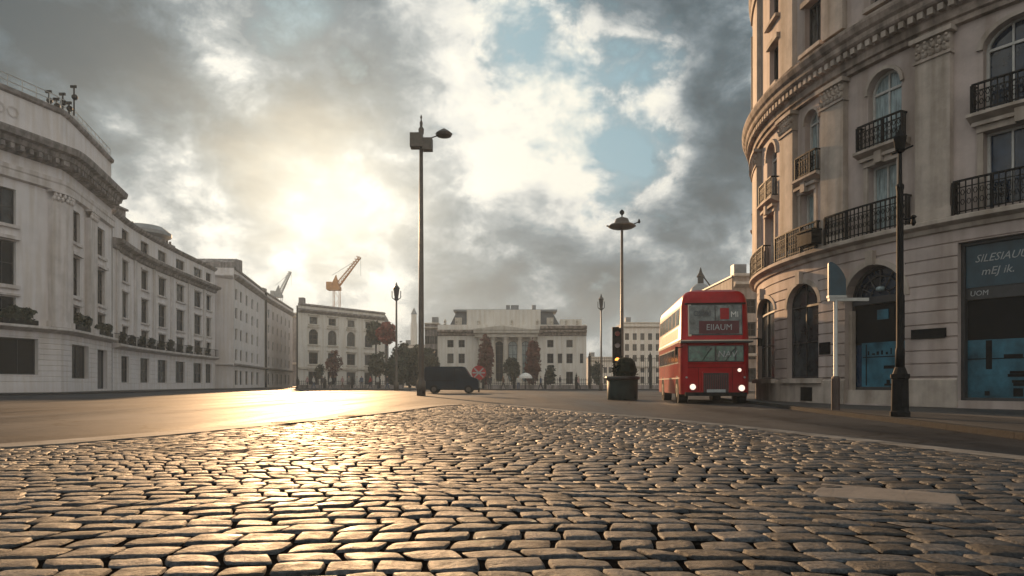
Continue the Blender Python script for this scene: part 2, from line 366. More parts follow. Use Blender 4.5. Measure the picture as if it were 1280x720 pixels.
# ------------------------------------------------------------------ curves and facades
def catmull(pts, n=10, closed=False):
    P = [Vector(p) for p in pts]; out = []
    for i in range(len(P)-1):
        a = P[max(0, i-1)]; b = P[i]; c = P[i+1]; d = P[min(len(P)-1, i+2)]
        for k in range(n):
            t = k/n
            out.append(.5*((2*b)+(c-a)*t+(2*a-5*b+4*c-d)*t*t+(3*b-a-3*c+d)*t**3))
    out.append(P[-1]); return out
class Path:           # polyline facade; outward normal lies to the right-hand side of travel unless flip
    def __init__(s, pts, flip=False):
        s.p = [Vector(p).to_2d() for p in pts]; s.L = [0]
        for a, b in zip(s.p, s.p[1:]): s.L.append(s.L[-1]+(b-a).length)
        s.len = s.L[-1]; s.sg = -1 if flip else 1
        nn = []
        for i in range(len(s.p)):
            a = s.p[max(0, i-1)]; b = s.p[min(len(s.p)-1, i+1)]; t = (b-a).normalized(); nn.append(Vector((t.y, -t.x))*s.sg)
        s.n = nn
    def __call__(s, u, z, n=0.0):
        L = s.L; i = 0
        import bisect
        i = min(max(bisect.bisect_right(L, u)-1, 0), len(L)-2)
        t = (u-L[i])/(L[i+1]-L[i]); p = s.p[i]+(s.p[i+1]-s.p[i])*t; tt = min(max(t, 0), 1); nv = (s.n[i]*(1-tt)+s.n[i+1]*tt).normalized()
        return (p.x+nv.x*n, p.y+nv.y*n, z)
    def u_at(s, px):      # where the photo direction px meets the facade
        r = (px-640)/FPX
        best = None
        for i in range(len(s.p)-1):
            a = s.p[i]; b = s.p[i+1]; fa = a.x-r*a.y; fb = b.x-r*b.y
            if fa*fb <= 0 and fa != fb:
                t = fa/(fa-fb); d = a.y+(b.y-a.y)*t; u = s.L[i]+(s.L[i+1]-s.L[i])*t
                if best is None or d < best[0]: best = (d, u)
        return best[1]

def arch_z(a, b, zt, rise, u):
    m = (a+b)/2; h = (b-a)/2; x = min(1, abs(u-m)/h); return zt-rise+rise*sqrt(max(0, 1-x*x))
def wall(mb, F, u0, u1, z0, z1, holes, grooves=(), du=2.0, depth=.22, gd=.035, gw=.03):
    ub = {round(u0, 4), round(u1, 4)}; zb = {round(z0, 4), round(z1, 4)}
    hs = [h for h in holes if h[0] < u1 and h[1] > u0 and h[2] < z1 and h[3] > z0]
    for h in hs: ub |= {round(h[0], 4), round(h[1], 4)}; zb |= {round(h[2], 4), round(h[3], 4)}
    offs = {}
    for g in grooves:
        if z0+.1 < g < z1-.1:
            for dz, o in ((-gw, 0), (-gw*.4, -gd), (gw*.4, -gd), (gw, 0)):
                zb.add(round(g+dz, 4)); offs[round(g+dz, 4)] = o
    us = sorted(ub); full = []
    for a, b in zip(us, us[1:]):
        k = max(1, int(math.ceil((b-a)/du))); full += [a+(b-a)*i/k for i in range(k)]
    us = full+[us[-1]]; zs = sorted(zb)
    zs = [z for i, z in enumerate(zs) if i == 0 or z-zs[i-1] > 1e-4]
    nu = len(us); vs = [F(u, z, offs.get(z, 0)) for z in zs for u in us]; fs = []
    for j in range(len(zs)-1):
        zc = (zs[j]+zs[j+1])/2
        for i in range(nu-1):
            uc = (us[i]+us[i+1])/2
            if any(h[0] < uc < h[1] and h[2] < zc < h[3] for h in hs): continue
            fs.append((j*nu+i, j*nu+i+1, (j+1)*nu+i+1, (j+1)*nu+i))
    mb.add(vs, fs)
    for h in hs:
        a, b, c, d = h[:4]; rise = h[4] if len(h) > 4 else 0; K = 12 if rise else 3
        if h[3] > z1: d = z1
        uu = [a+(b-a)*(.5-.5*cos(pi*i/K)) if rise else a+(b-a)*i/K for i in range(K+1)]
        top = [arch_z(a, b, d, rise, u) if rise else d for u in uu]
        for i in range(K):
            if rise: mb.add([F(uu[i], top[i]), F(uu[i+1], top[i+1]), F(uu[i+1], d), F(uu[i], d)], [(0, 1, 2, 3)])
            mb.add([F(uu[i], top[i]), F(uu[i+1], top[i+1]), F(uu[i+1], top[i+1], -depth), F(uu[i], top[i], -depth)], [(0, 1, 2, 3)])
            mb.add([F(uu[i], c), F(uu[i+1], c), F(uu[i+1], c, -depth), F(uu[i], c, -depth)], [(3, 2, 1, 0)])
        zt = d-rise
        for u in (a, b): mb.add([F(u, c), F(u, zt), F(u, zt, -depth), F(u, c, -depth)], [(0, 1, 2, 3)])
def window(par, F, a, b, c, d, rise=0, depth=.2, fm='frame_pale', gm='glass', cols=2, rows=2, fw=.06, name='window'):
    if gm == 'glass': gm = ('glass', 'glass', 'glass', 'glass_mid', 'glass_blind', 'glass')[rng.integers(6)]
    fr = MB(); n0, n1 = -depth+.0, -depth+.06; zt = d-rise; K = 12 if rise else 2
    fr.fbox(F, a, b, c, c+fw, n0, n1, K); fr.fbox(F, a, a+fw, c, zt, n0, n1); fr.fbox(F, b-fw, b, c, zt, n0, n1)
    if rise:
        uu = [a+(b-a)*(.5-.5*cos(pi*i/K)) for i in range(K+1)]; vs = []; m = (a+b)/2; sc_ = 1-fw/((b-a)/2)
        for u in uu:
            z = arch_z(a, b, d, rise, u); ui = m+(u-m)*sc_; zi = zt+(z-zt)*sc_
            vs += [F(u, z, n0), F(u, z, n1), F(ui, zi, n1), F(ui, zi, n0)]
        fs = [(4*i+j, 4*i+(j+1) % 4, 4*i+4+(j+1) % 4, 4*i+4+j) for i in range(K) for j in range(4)]
        fr.add(vs, fs); fr.fbox(F, a+fw, b-fw, zt-fw/2, zt+fw/2, n0, n1, 3)
    else: fr.fbox(F, a, b, d-fw, d, n0, n1, K)
    for i in range(1, cols):
        u = a+(b-a)*i/cols; tp = arch_z(a, b, d, rise, u)-fw*.5 if rise else d-fw
        fr.fbox(F, u-fw*.35, u+fw*.35, c+fw, tp, n0, n1-.015)
    for j in range(1, rows):
        z = c+(zt-c)*j/rows; fr.fbox(F, a+fw, b-fw, z-fw*.3, z+fw*.3, n0, n1-.018, K)
    o = fr.build(name, M[fm], par)
    pn = MB(); uu = [a+(b-a)*i/8 for i in range(9)]; n = -depth-.004
    for i in range(8):
        t0 = arch_z(a, b, d, rise, uu[i]) if rise else d; t1 = arch_z(a, b, d, rise, uu[i+1]) if rise else d
        pn.add([F(uu[i], c, n), F(uu[i+1], c, n), F(uu[i+1], max(t1, c), n), F(uu[i], max(t0, c), n)], [(0, 1, 2, 3)])
    pn.build('pane', M[gm], o)
    return o
def railing(par, F, u0, u1, z0, h, n, sp=.13, mtl='iron', name='balcony_railing', returns=True, fancy=True):
    mb = MB(); k = max(1, int((u1-u0)/.8))
    mb.fbox(F, u0, u1, z0+h-.05, z0+h, n-.03, n+.03, k*2); mb.fbox(F, u0, u1, z0+.05, z0+.08, n-.015, n+.015, k*2)
    if fancy: mb.fbox(F, u0, u1, z0+h-.22, z0+h-.195, n-.012, n+.012, k*2)
    m = int((u1-u0)/sp)
    for i in range(m+1):
        u = u0+(u1-u0)*i/m; thick = .035 if i % 6 == 0 else .013
        mb.fbox(F, u-thick, u+thick, z0, z0+h-.04, n-thick, n+thick)
        if fancy and i < m:
            uc = u+(u1-u0)/m/2
            for q in range(6):
                t0, t1 = 2*pi*q/6, 2*pi*(q+1)/6; rr = .045
                for zc in (z0+h*.34, z0+h*.62):
                    mb.tube(F(uc+rr*cos(t0), zc+rr*1.7*sin(t0), n), F(uc+rr*cos(t1), zc+rr*1.7*sin(t1), n), .010, n=4, caps=False)
    if returns:
        for u in (u0, u1):
            mb.fbox(F, u-.02, u+.02, z0+h-.05, z0+h, 0, n); mb.fbox(F, u-.015, u+.015, z0+.05, z0+.08, 0, n)
            for j in range(1, 4): mb.fbox(F, u-.012, u+.012, z0+.05, z0+h-.04, n*j/4-.012, n*j/4+.012)
    return mb.build(name, M[mtl], par)

# ------------------------------------------------------------------ ground, cobbles, kerbs
GE = 390
g = MB(); xs = [-GE, -60, 60, GE]; 
g.add([(-GE, -GE, 0), (GE, -GE, 0), (GE, GE, 0), (-GE, GE, 0)], [(0, 1, 2, 3)])
tag(g.build('road', M['asphalt']), kind='structure')

left_edge = catmull([(-13, 1.5), (-8.5, 5.0), (-5.6, 7.5), (-4.7, 9.2), (-4.15, 11.0), (-3.45, 13.6), (-2.75, 17.5), (-2.0, 22.6), (-1.2, 24.2)], 8)
right_edge = catmull([(-1.2, 24.2), (-.5, 23.4), (.8, 19.6), (2.25, 15.8), (3.5, 11.8), (4.3, 8.4), (4.85, 6.2), (5.8, 4.2), (9, 1.5)], 8)
poly = [(p.x, p.y) for p in left_edge]+[(p.x, p.y) for p in right_edge[1:]]
polya = np.array(poly+[(9, -6), (-13, -6)])
def inside(x, y, poly=polya):
    n = len(poly); c = np.zeros(x.shape, bool); j = n-1
    for i in range(n):
        xi, yi = poly[i]; xj, yj = poly[j]
        cond = ((yi > y) != (yj > y)) & (x < (xj-xi)*(y-yi)/(yj-yi+1e-12)+xi); c ^= cond; j = i
    return c
mb = MB(); mb.add([(x, y, .0345) for x, y in polya], [tuple(range(len(polya)-1, -1, -1))])
tag(mb.build('cobble_bed', M['joint']), kind='structure')

slab_q = [(1.92, 4.30), (2.60, 4.02), (2.80, 4.36), (2.22, 4.80)]
def make_cobbles():
    K = 6; V = []; F = []; T = []
    gx = np.array([-1, -.90, -.35, .35, .90, 1.0]); GX, GY = np.meshgrid(gx, gx)
    se = gx
    SX, SY = np.meshgrid(se, se)
    edge = np.maximum(np.abs(SX), np.abs(SY)); prof = np.where(edge > .99, 0, np.where(edge > .9, .80, 1.0-.05*edge))*(1-.12*(np.abs(SX*SY) > .8))
    idx = np.arange(K*K).reshape(K, K)
    quads = [(idx[j, i], idx[j, i+1], idx[j+1, i+1], idx[j+1, i]) for j in range(K-1) for i in range(K-1)]
    ring = list(idx[0, :])+list(idx[1:, -1])+list(idx[-1, :-1][::-1])+list(idx[1:-1, 0][::-1])
    base = 0; t = -.5; row = 0
    def warp(s, tt):
        x = s+.34*np.sin(.42*tt+.7)+.20*np.sin(.7*s+.9*tt)+.10*np.sin(2.1*tt+s)
        y = tt+.42*np.sin(.42*s+.5)-.16*s*np.exp(-(tt/9)**2)*.9+.05*np.sin(1.2*s+.8*tt)
        # fan-laid arcs further out
        w = 1/(1+np.exp(-(tt-6.2)*1.3)); y = y+w*.34*np.abs(np.sin(s*1.25+.4))
        return x, y
    while t < 26:
        pitch = (.178 if t < 5 else .172)*rng.uniform(.84, 1.16)
        s = -13+rng.uniform(0, .4)
        lean = rng.uniform(-.03, .03)
        while s < 11:
            ln = rng.uniform(.16, .29) if t < 5 else rng.uniform(.15, .25)
            cx, cy = warp(np.array([s+ln/2]), np.array([t+pitch/2]))
            if inside(cx, cy)[0] and cy[0] > -.4 and abs(cx[0]) < 1.5+cy[0]*.95+1.5 and not inside(cx, cy, np.array([(1.97, 4.31), (2.56, 4.05), (2.74, 4.36), (2.24, 4.76)]))[0]:
                j = rng.uniform(.003, .007); hx = ln/2-j; hy = pitch/2-rng.uniform(.003, .007)
                j4 = rng.uniform(-.008, .008, (4, 2))
                A = (1-SX)*(1-SY)/4; B = (1+SX)*(1-SY)/4; C = (1+SX)*(1+SY)/4; D = (1-SX)*(1+SY)/4
                # rounded-corner squeeze
                rc = 1-.08*(np.abs(SX*SY)**3)
                S = s+ln/2+hx*SX*rc+(A*j4[0, 0]+B*j4[1, 0]+C*j4[2, 0]+D*j4[3, 0])+lean*SY
                TT = t+pitch/2+hy*SY*rc+(A*j4[0, 1]+B*j4[1, 1]+C*j4[2, 1]+D*j4[3, 1])
                X, Y = warp(S, TT)
                h0 = .044+rng.uniform(-.005, .005); tilt = rng.uniform(-.004, .004, 2)
                Z = h0*(.62+.38*prof)+tilt[0]*SX+tilt[1]*SY+rng.uniform(-.0020, .0020, (K, K))
                V.append(np.stack([X, Y, Z], -1).reshape(-1, 3))
                rv = np.stack([X, Y, Z*0], -1).reshape(-1, 3)[ring]; V.append(rv)
                for q in quads: F.append((base+q[0], base+q[1], base+q[2], base+q[3]))
                nr = len(ring)
                for a in range(nr):
                    b = (a+1) % nr; F.append((base+K*K+a, base+K*K+b, base+ring[b], base+ring[a]))
                tone = rng.uniform(.50, 1.40); warm = rng.uniform(-.07, .07)
                T += [(tone*(1+warm), tone, tone*(1-warm), 1)]*(K*K+nr)
                base += K*K+nr
            s += ln
        t += pitch
    V = np.concatenate(V)
    me = bpy.data.meshes.new('cobbles'); me.from_pydata(V.tolist(), [], F)
    ca = me.color_attributes.new('tone', 'FLOAT_COLOR', 'POINT'); ca.data.foreach_set('color', np.array(T, dtype=np.float32).ravel())
    me.polygons.foreach_set('use_smooth', [True]*len(me.polygons)); me.materials.append(M['cobble'])
    o = bpy.data.objects.new('cobbles', me); COL.objects.link(o)
    tag(o, kind='structure'); print('COBBLE FACES', len(F))
make_cobbles()
s_ = MB(); qq = [((x-2.38)*1.10+2.38, (y-4.37)*1.12+4.37) for x, y in slab_q]
inner = [((x-2.38)*.965+2.38, (y-4.37)*.93+4.37) for x, y in qq]
s_.add([(x, y, 0) for x, y in qq]+[(x, y, .044) for x, y in qq]+[(x, y, .048) for x, y in inner],
       [(0, 1, 5, 4), (1, 2, 6, 5), (2, 3, 7, 6), (3, 0, 4, 7), (4, 5, 9, 8), (5, 6, 10, 9), (6, 7, 11, 10), (7, 4, 8, 11), (8, 9, 10, 11)])
tag(s_.build('stone_slab', M['slab']), 'long smooth pale stone slab laid flush among the rough cobbles', 'slab')

def strip(name, pts, w, z0, z1, m, side=0, brk=None):
    P = Path(pts); mb = MB(); u = 0
    stp = brk or .8
    while u < P.len-.01:
        e = min(P.len, u+stp); gp = .008 if brk else 0
        mb.fbox(P, u+gp, e, z0, z1, side*w-w/2+w/2*0, side*w+w/2, 2); u = e
    return tag(mb.build(name, M[m]), kind='structure')
strip('border_strip_west', left_edge[4:-2], .62, 0, .030, 'border', side=-1.05, brk=1.4)
strip('border_strip_east', right_edge[:-5], .34, 0, .026, 'border', side=-.95, brk=1.4)

strip('gutter_west', left_edge[4:-2], .16, 0, .012, 'joint', side=-.7, brk=1.4)
strip('gutter_east', right_edge[:-5], .10, 0, .010, 'joint', side=-.7, brk=1.4)
LE = Path([(p.x, p.y) for p in left_edge])
for uu, lb in ((LE.len*.56, 'iron drain grate in the pale stone border, nearer one'), (LE.len*.66, 'iron drain grate in the pale stone border, farther one')):
    x, y, _ = LE(uu, 0, -.5); x2, y2, _ = LE(uu+.3, 0, -.5); D_ = thing('drain_grate', (x, y, .031), lb, 'drain', 'drain grates in the stone border', rz=atan2(y2-y, x2-x), local=True)
    m = MB(); m.box(-.32, .32, -.2, -.17, 0, .012); m.box(-.32, .32, .17, .2, 0, .012); m.box(-.32, -.29, -.17, .17, 0, .012); m.box(.29, .32, -.17, .17, 0, .012); m.build('frame', M['iron'], D_)
    m = MB()
    for k in range(9): m.box(-.27+.065*k, -.245+.065*k, -.17, .17, .002, .010)
    m.build('bars', M['iron'], D_)
# right pavement
kerb_pts = catmull([(6.3, 2.0), (6.65, 6.0), (7.05, 9.4), (7.56, 13.3), (8.3, 19.5), (9.1, 25.2), (10.1, 33), (13.5, 42), (22, 50), (60, 62)], 8)
KP = Path(kerb_pts, flip=True)       # normal points towards the road (left)
pv = MB(); pl = [(p.x, p.y) for p in kerb_pts]+[(200, 62), (200, 2.0)]
pv.add([(x, y, .09) for x, y in pl], [tuple(range(len(pl)-1, -1, -1))]); tag(pv.build('pavement_east', M['pave']), kind='structure')
kb = MB(); u = 0
while u < KP.len-.01:
    e = min(KP.len, u+.92); kb.fbox(KP, u+.006, e, 0, .098, 0, .17, 2); u = e
tag(kb.build('kerb_east', M['kerb']), kind='structure')
# left pavement
lk = catmull([(-38, 24), (-34.5, 36), (-32.5, 48), (-32.0, 56), (-35, 68), (-38, 82), (-38.2, 100), (-42, 125), (-46, 150), (-60, 165)], 6)
LK = Path(lk)
pl = [(p.x, p.y) for p in lk]+[(-200, 165), (-200, 24)]
pv = MB(); pv.add([(x, y, .12) for x, y in pl], [tuple(range(len(pl)))]); tag(pv.build('pavement_west', M['pave']), kind='structure')
kb = MB(); kb.sweep(LK, 0, LK.len, [(.0, 0), (.2, 0), (.2, .128), (.0, .128)], 60); tag(kb.build('kerb_west', M['kerb']), kind='structure')
# far square in front of the central buildings
pv = MB(); pl = [(-34, 96), (-6, 84), (60, 84), (60, 200), (-34, 200)]
pv.add([(x, y, .12) for x, y in pl]+[(x, y, 0) for x, y in pl], [(0, 1, 2, 3, 4), (5, 6, 1, 0), (6, 7, 2, 1), (9, 5, 0, 4)]); tag(pv.build('pavement_far', M['pave']), kind='structure')

# ------------------------------------------------------------------ right-hand curved building
CX, CY, RR = 24.2, 26.0, 14.0
class Cyl:
    def __call__(s, u, z, n=0.0):
        f = u/RR; r = RR+n; return (CX-r*cos(f), CY-r*sin(f), z)
    def u_at(s, px):
        r = (px-640)/FPX; a = r*r+1; b = -2*(r*CX+CY); c = CX*CX+CY*CY-RR*RR; D = b*b-4*a*c
        D = max(D, 0); d = (-b-sqrt(D))/(2*a); return RR*math.asin((CY-d)/RR)
CF = Cyl(); ux = CF.u_at
def text_mesh(s, size, shear=0.0, ext=0.0, al='CENTER'):
    cu = bpy.data.curves.new('t', 'FONT'); cu.body = s; cu.size = size; cu.shear = shear; cu.resolution_u = 2; cu.extrude = ext
    cu.align_x = al; cu.align_y = 'CENTER'
    ob = bpy.data.objects.new('t', cu); COL.objects.link(ob); dg = bpy.context.evaluated_depsgraph_get(); dg.update()
    me = bpy.data.meshes.new_from_object(ob.evaluated_get(dg)); vs = [v.co[:] for v in me.vertices]; fs = [tuple(p.vertices) for p in me.polygons]
    bpy.data.objects.remove(ob); bpy.data.meshes.remove(me); return vs, fs
def put_text(s, size, F, uc, zc, n, mtl, parent, shear=0.0, mirror=False, name='lettering', ws=1.0, al='CENTER'):
    vs, fs = text_mesh(s, size, shear, .004, al); mb = MB(); sg = -1 if mirror else 1
    mb.add([F(uc+sg*ws*x, zc+y, n+z) for x, y, z in vs], fs); return mb.build(name, M[mtl], parent)

def right_building():
    B = thing('curved_building', (CX, CY, .09), 'tall curved stone corner building with arched windows, iron balconies and heavy cornice', 'building')
    U0, U1 = -16.0, 19.0; seg = 110
    g_holes = [(ux(947), ux(968), .95, 4.25, .6), (ux(984), ux(1023), .95, 4.32, .80), (ux(1056), ux(1131), .14, 4.42, 1.05), (ux(1197), ux(1197)+4.6, .30, 4.62)]
    f_cols = [(ux(958), ux(969)), (ux(1002), ux(1019)), (ux(1086), ux(1122)), (ux(1230), ux(1230)+1.75), (ux(1230)+3.6, ux(1230)+5.3)]
    back = [(-7.2, -6.2), (-10.2, -9.2)]
    h = list(g_holes)+[(a, b, .95, 4.3, .5) for a, b in back]
    for (a, b) in f_cols+back: h += [(a, b, 5.45, 7.45)]
    s2 = [(ux(959), ux(971)), (ux(1006), ux(1024)), (ux(1085), ux(1127)), (ux(1229), ux(1229)+1.85), (ux(1229)+3.6, ux(1229)+5.4)]+back
    for (a, b) in s2: h += [(a, b, 7.95, 10.25, min(.6, (b-a)/2))]
    at_cols = [(ux(962), ux(973)), (ux(1006), ux(1026)), (ux(1088), ux(1122)), (ux(1230), ux(1230)+1.7), (ux(1230)+3.6, ux(1230)+5.2)]+back
    for (a, b) in at_cols: h += [(a, b, 12.35, 14.0), (a, b, 14.9, 16.9)]
    D = .42
    w = MB(); gro = [.95+.37*i for i in range(12)]
    wall(w, CF, U0, U1, .09, 5.1, h, gro, du=.45, depth=D, gd=.04, gw=.03)
    wall(w, CF, U0, U1, 5.1, 10.8, h, (), du=.45, depth=D)
    wall(w, CF, U0, U1, 10.8, 19.4, h, (), du=.45, depth=D)
    w.build('wall', M['stone'], B)
    core = MB(); core.add([(CX-13.4*cos(t*pi/36), CY-13.4*sin(t*pi/36), z) for z in (.09, 19.4) for t in range(72)],
        [(i, (i+1) % 72, 72+(i+1) % 72, 72+i) for i in range(72)]+[tuple(range(72, 144))])
    core.build('core_wall', M['black'], B)
    # far side stone skin, closes the drum
    cs = MB(); n = 40
    cs.add([(CX-14*cos(U1/RR+(2*pi+U0/RR-U1/RR)*t/n), CY-14*sin(U1/RR+(2*pi+U0/RR-U1/RR)*t/n), z) for z in (.09, 19.4) for t in range(n+1)], [(i, i+1, n+2+i, n+1+i) for i in range(n)])
    cs.build('rear_wall', M['stone'], B)
    # mouldings
    t = MB()
    cuts = [U0]+[v for h_ in sorted(g_holes[2:]) for v in (h_[0], h_[1])]+[U1]
    for a, b in zip(cuts[::2], cuts[1::2]): t.sweep(CF, a, b, [(0.0, .1), (.055, .1), (.055, .86), (.0, .90)], max(4, int((b-a)/.3)))
    tt = MB()
    tt.sweep(CF, U0, U1, [(0, 4.98), (.08, 5.0), (.12, 5.12), (.24, 5.16), (.32, 5.20), (.32, 5.30), (.28, 5.33), (0, 5.34)], seg)
    tt.build('string_course', M['stone_trim'], B)
    c = MB()
    c.sweep(CF, U0, U1, [(0, 10.55), (.14, 10.58), (.14, 10.72), (.22, 10.76), (.22, 10.98), (.26, 11.02), (.28, 11.14), (.46, 11.24), (.50, 11.30), (.50, 11.44), (.58, 11.52), (.64, 11.68), (.64, 11.76), (.1, 11.86), (0, 11.90)], seg)
    c.build('cornice', M['stone_dirty'], B)
    d = MB(); k = int((U1-U0)/.27)
    for i in range(k):
        u = U0+.1+i*.27; d.fbox(CF, u, u+.15, 11.03, 11.21, .24, .42)
    d.build('dentil_course', M['stone_trim'], B)
    for z0, pr in ((8.2, None),):
        pass
    t2 = MB(); t2.sweep(CF, U0, U1, [(0, 17.3), (.15, 17.35), (.3, 17.6), (.35, 17.8), (0, 17.9)], seg); t2.build('attic_cornice', M['stone_dirty'], B)
    t.sweep(CF, U0, U1, [(0, 12.0), (.10, 12.02), (.10, 12.15), (0, 12.2)], seg); t.build('plinth_course', M['stone_trim'], B)
    # pilasters
    gaps = [(ux(944.5), ux(952)), (ux(981), ux(997)), (ux(1032), ux(1060)), (ux(1149), ux(1192)), (ux(1192)+4.4, ux(1192)+5.8), (-8.8, -7.9)]
    for a, b in gaps:
        p = MB(); sg = max(2, int((b-a)/.3))
        p.fbox(CF, a, b, 5.34, 10.5, 0, .20, sg); p.fbox(CF, a-.06, b+.06, 5.34, 5.62, 0, .26, sg)
        p.fbox(CF, a-.04, b+.04, 9.86, 9.94, 0, .25, sg); p.fbox(CF, a-.10, b+.10, 10.44, 10.57, 0, .34, sg)
        # leafy capital
        nl = max(3, int((b-a)/.16))
        for i in range(nl):
            for rw in range(2):
                u = a+(b-a)*(i+.5+.25*rw)/nl; z = 10.0+.22*rw
                x, y, zz = CF(u, z, .22); p.ball((x, y, z+.05), .085, 6, 5, 1.3)
                x, y, zz = CF(u, z+.14, .30); p.ball((x, y, z+.13), .045, 6, 4)
        p.fbox(CF, a+.05, b-.05, 12.2, 17.3, 0, .18, sg); p.fbox(CF, a, b, 16.9, 17.3, 0, .26, sg)
        p.build('pilaster', M['stone_trim'], B)
    # windows
    for i, (a, b) in enumerate(f_cols+back):
        gm = 'glass_pale' if i in (1, 2) else 'glass_blue'
        window(B, CF, a, b, 5.45, 7.45, 0, .26, 'frame_pale', gm, 2 if b-a < 1.3 else 3, 1, .07)
        l = MB(); l.fbox(CF, a-.14, b+.14, 7.45, 7.62, 0, .10, 3); l.fbox(CF, a-.22, b+.22, 7.62, 7.72, 0, .2, 3)
        l.fbox(CF, a-.14, a, 5.45, 7.45, 0, .06); l.fbox(CF, b, b+.14, 5.45, 7.45, 0, .06)
        l.fbox(CF, (a+b)/2-.12, (a+b)/2+.12, 7.45, 7.80, .02, .24); l.build('window_surround', M['stone_trim'], B)
    for i, (a, b) in enumerate(s2):
        gm = 'glass_pale' if i in (1, 2) else 'glass_blue'
        window(B, CF, a, b, 7.95, 10.25, min(.6, (b-a)/2), .26, 'frame_pale', gm, 2 if b-a < 1.3 else 3, 1, .07)
        l = MB(); l.sweep(CF, a-.28, b+.28, [(0, 7.72), (.12, 7.75), (.30, 7.84), (.34, 7.86), (.34, 7.94), (0, 7.95)], 4); l.build('window_sill', M['stone_trim'], B)
        railing(B, CF, a-.16, b+.16, 7.95, .78, .26, .14, name='window_guard')
        ar = MB(); K = 10; m = (a+b)/2; hw = (b-a)/2; rs = min(.6, hw); vs = []
        for q in range(K+1):
            t_ = pi*q/K
            for rr, nn in ((1.0, 0), (1.0, .07), (1.16, .07), (1.16, 0)): vs.append(CF(m-hw*rr*cos(t_), 10.25-rs+rs*rr*sin(t_)+(rr-1)*.1, nn))
        ar.add(vs, [(4*i_+j, 4*i_+(j+1) % 4, 4*i_+4+(j+1) % 4, 4*i_+4+j) for i_ in range(K) for j in range(4)])
        ar.build('arch_moulding', M['stone_trim'], B)
    for (a, b) in at_cols:
        window(B, CF, a, b, 12.35, 14.0, 0, .24, 'frame_dark', 'glass', 2, 1); window(B, CF, a, b, 14.9, 16.9, 0, .24, 'frame_dark', 'glass', 2, 1)
        for e_, z_, z2_, n_, nm_ in ((.15, 12.22, 12.35, .18, 'window_sill'), (.15, 14.78, 14.9, .18, 'window_sill'), (.12, 14.0, 14.18, .12, 'window_lintel')):
            l = MB(); l.fbox(CF, a-e_, b+e_, z_, z2_, 0, n_, 2); l.build(nm_, M['stone_trim'], B)
    # balconies above the string course
    for a, b in ((ux(945), ux(958)+.6), (ux(978), ux(1030)), (ux(1040), ux(1139)), (ux(1198), ux(1198)+6.5)):
        railing(B, CF, a, b, 5.34, .92, .27, .15)
    # arched ground floor openings
    for i, (a, b, c0, d0, rs) in enumerate(g_holes[:2]+[(a, b, .95, 4.3, .5) for a, b in back]):
        window(B, CF, a, b, c0, d0, rs, .24, 'frame_dark', 'glass', 2, 2, .07)
        l = MB(); l.fbox(CF, a-.25, b+.25, .78, .95, 0, .22, 3); l.build('window_sill', M['stone_trim'], B)
    for (a, b, c0, d0, rs) in g_holes[:3]:
        ar = MB(); K = 14; m = (a+b)/2; hw = (b-a)/2; vs = []
        for q in range(K+1):
            t_ = pi*q/K
            for e, nn in ((0, 0), (0, .035), (.16, .035), (.16, 0)): vs.append(CF(m-(hw+e)*cos(t_), d0-rs+(rs+e)*sin(t_), nn))
        ar.add(vs, [(4*i_+j, 4*i_+(j+1) % 4, 4*i_+4+(j+1) % 4, 4*i_+4+j) for i_ in range(K) for j in range(4)])
        ar.fbox(CF, m-.13, m+.13, d0-.02, d0+.42, 0, .16); ar.build('arch_moulding', M['stone_trim'], B)
    # arched entrance with fanlight
    a, b, c0, d0, rs = g_holes[2]; m = (a+b)/2; zt = d0-rs
    o = window(B, CF, a, b, c0+.42, d0, rs, .36, 'frame_dark', 'glass_blue', 1, 1, .10, name='shop_window')
    f = MB()
    f.fbox(CF, a+.10, b-.10, zt-.12, zt+.10, -.36, -.22, 5)
    for q in range(1, 6):
        t_ = pi*q/6; hw = (b-a)/2
        f.tube(CF(m-.3*cos(t_), zt+.1+.22*sin(t_), -.32), CF(m-hw*.9*cos(t_), zt+rs*.92*sin(t_), -.32), .018, n=5)
    for q in range(12):
        t0, t1 = pi*q/12, pi*(q+1)/12
        for rr in (.3, .62): f.tube(CF(m-rr*(b-a)/2*1.1*cos(t0), zt+.08+rr*rs*sin(t0), -.31), CF(m-rr*(b-a)/2*1.1*cos(t1), zt+.08+rr*rs*sin(t1), -.31), .02, n=5)
    f.build('fanlight_bars', M['frame_dark'], B)
    bk = MB(); bk.fbox(CF, a+.10, b-.1, 2.0, zt-.12, -.365, -.352, 5); bk.build('dark_blind', M['black'], B)
    fl = MB(); fl.fbox(CF, a+.35, b-.12, .62, 2.05, -.352, -.345, 5); fl.build('window_film', M['teal'], B)
    dm = MB(); u1 = m+.12
    dm.fbox(CF, u1, u1+.38, 1.22, 1.32, -.344, -.336, 2); dm.fbox(CF, u1+.02, u1+.34, .70, .76, -.344, -.336); dm.fbox(CF, u1+.1, u1+.22, .76, .88, -.344, -.336)
    dm.fbox(CF, a+.4, b-.3, 1.58, 1.61, -.344, -.336, 4); dm.fbox(CF, a+.52, a+.56, .7, 2.0, -.344, -.336)
    for i in range(7):
        uu = a+.6+.17*i; dm.fbox(CF, uu, uu+rng.uniform(.03, .12), 1.66, 1.66+rng.uniform(.05, .25), -.344, -.336)
    dm.build('printed_marks', M['iron'], B)
    em = MB(); x, y, z = CF(m+.05, zt+.32, -.30); em.ball((x, y, z), .15, 12, 6, .6); em.build('fanlight_lamp', M['glass_pale'], B)
    pn = MB(); pn.fbox(CF, m-.1, m+.3, 2.75, 3.05, -.34, -.31, 2); pn.build('hanging_notice', M['teal'], B)
    cd = MB(); cd.fbox(CF, a-.02, a+.14, .45, 3.1, -.30, -.16, 2); cd.fbox(CF, a+.03, a+.06, .45, 3.0, -.16, -.13); cd.build('door_jamb', M['stone_trim'], B)
    st = MB(); st.fbox(CF, a, b, .09, .56, -.36, -.05, 4); st.build('shop_sill', M['stone_trim'], B)
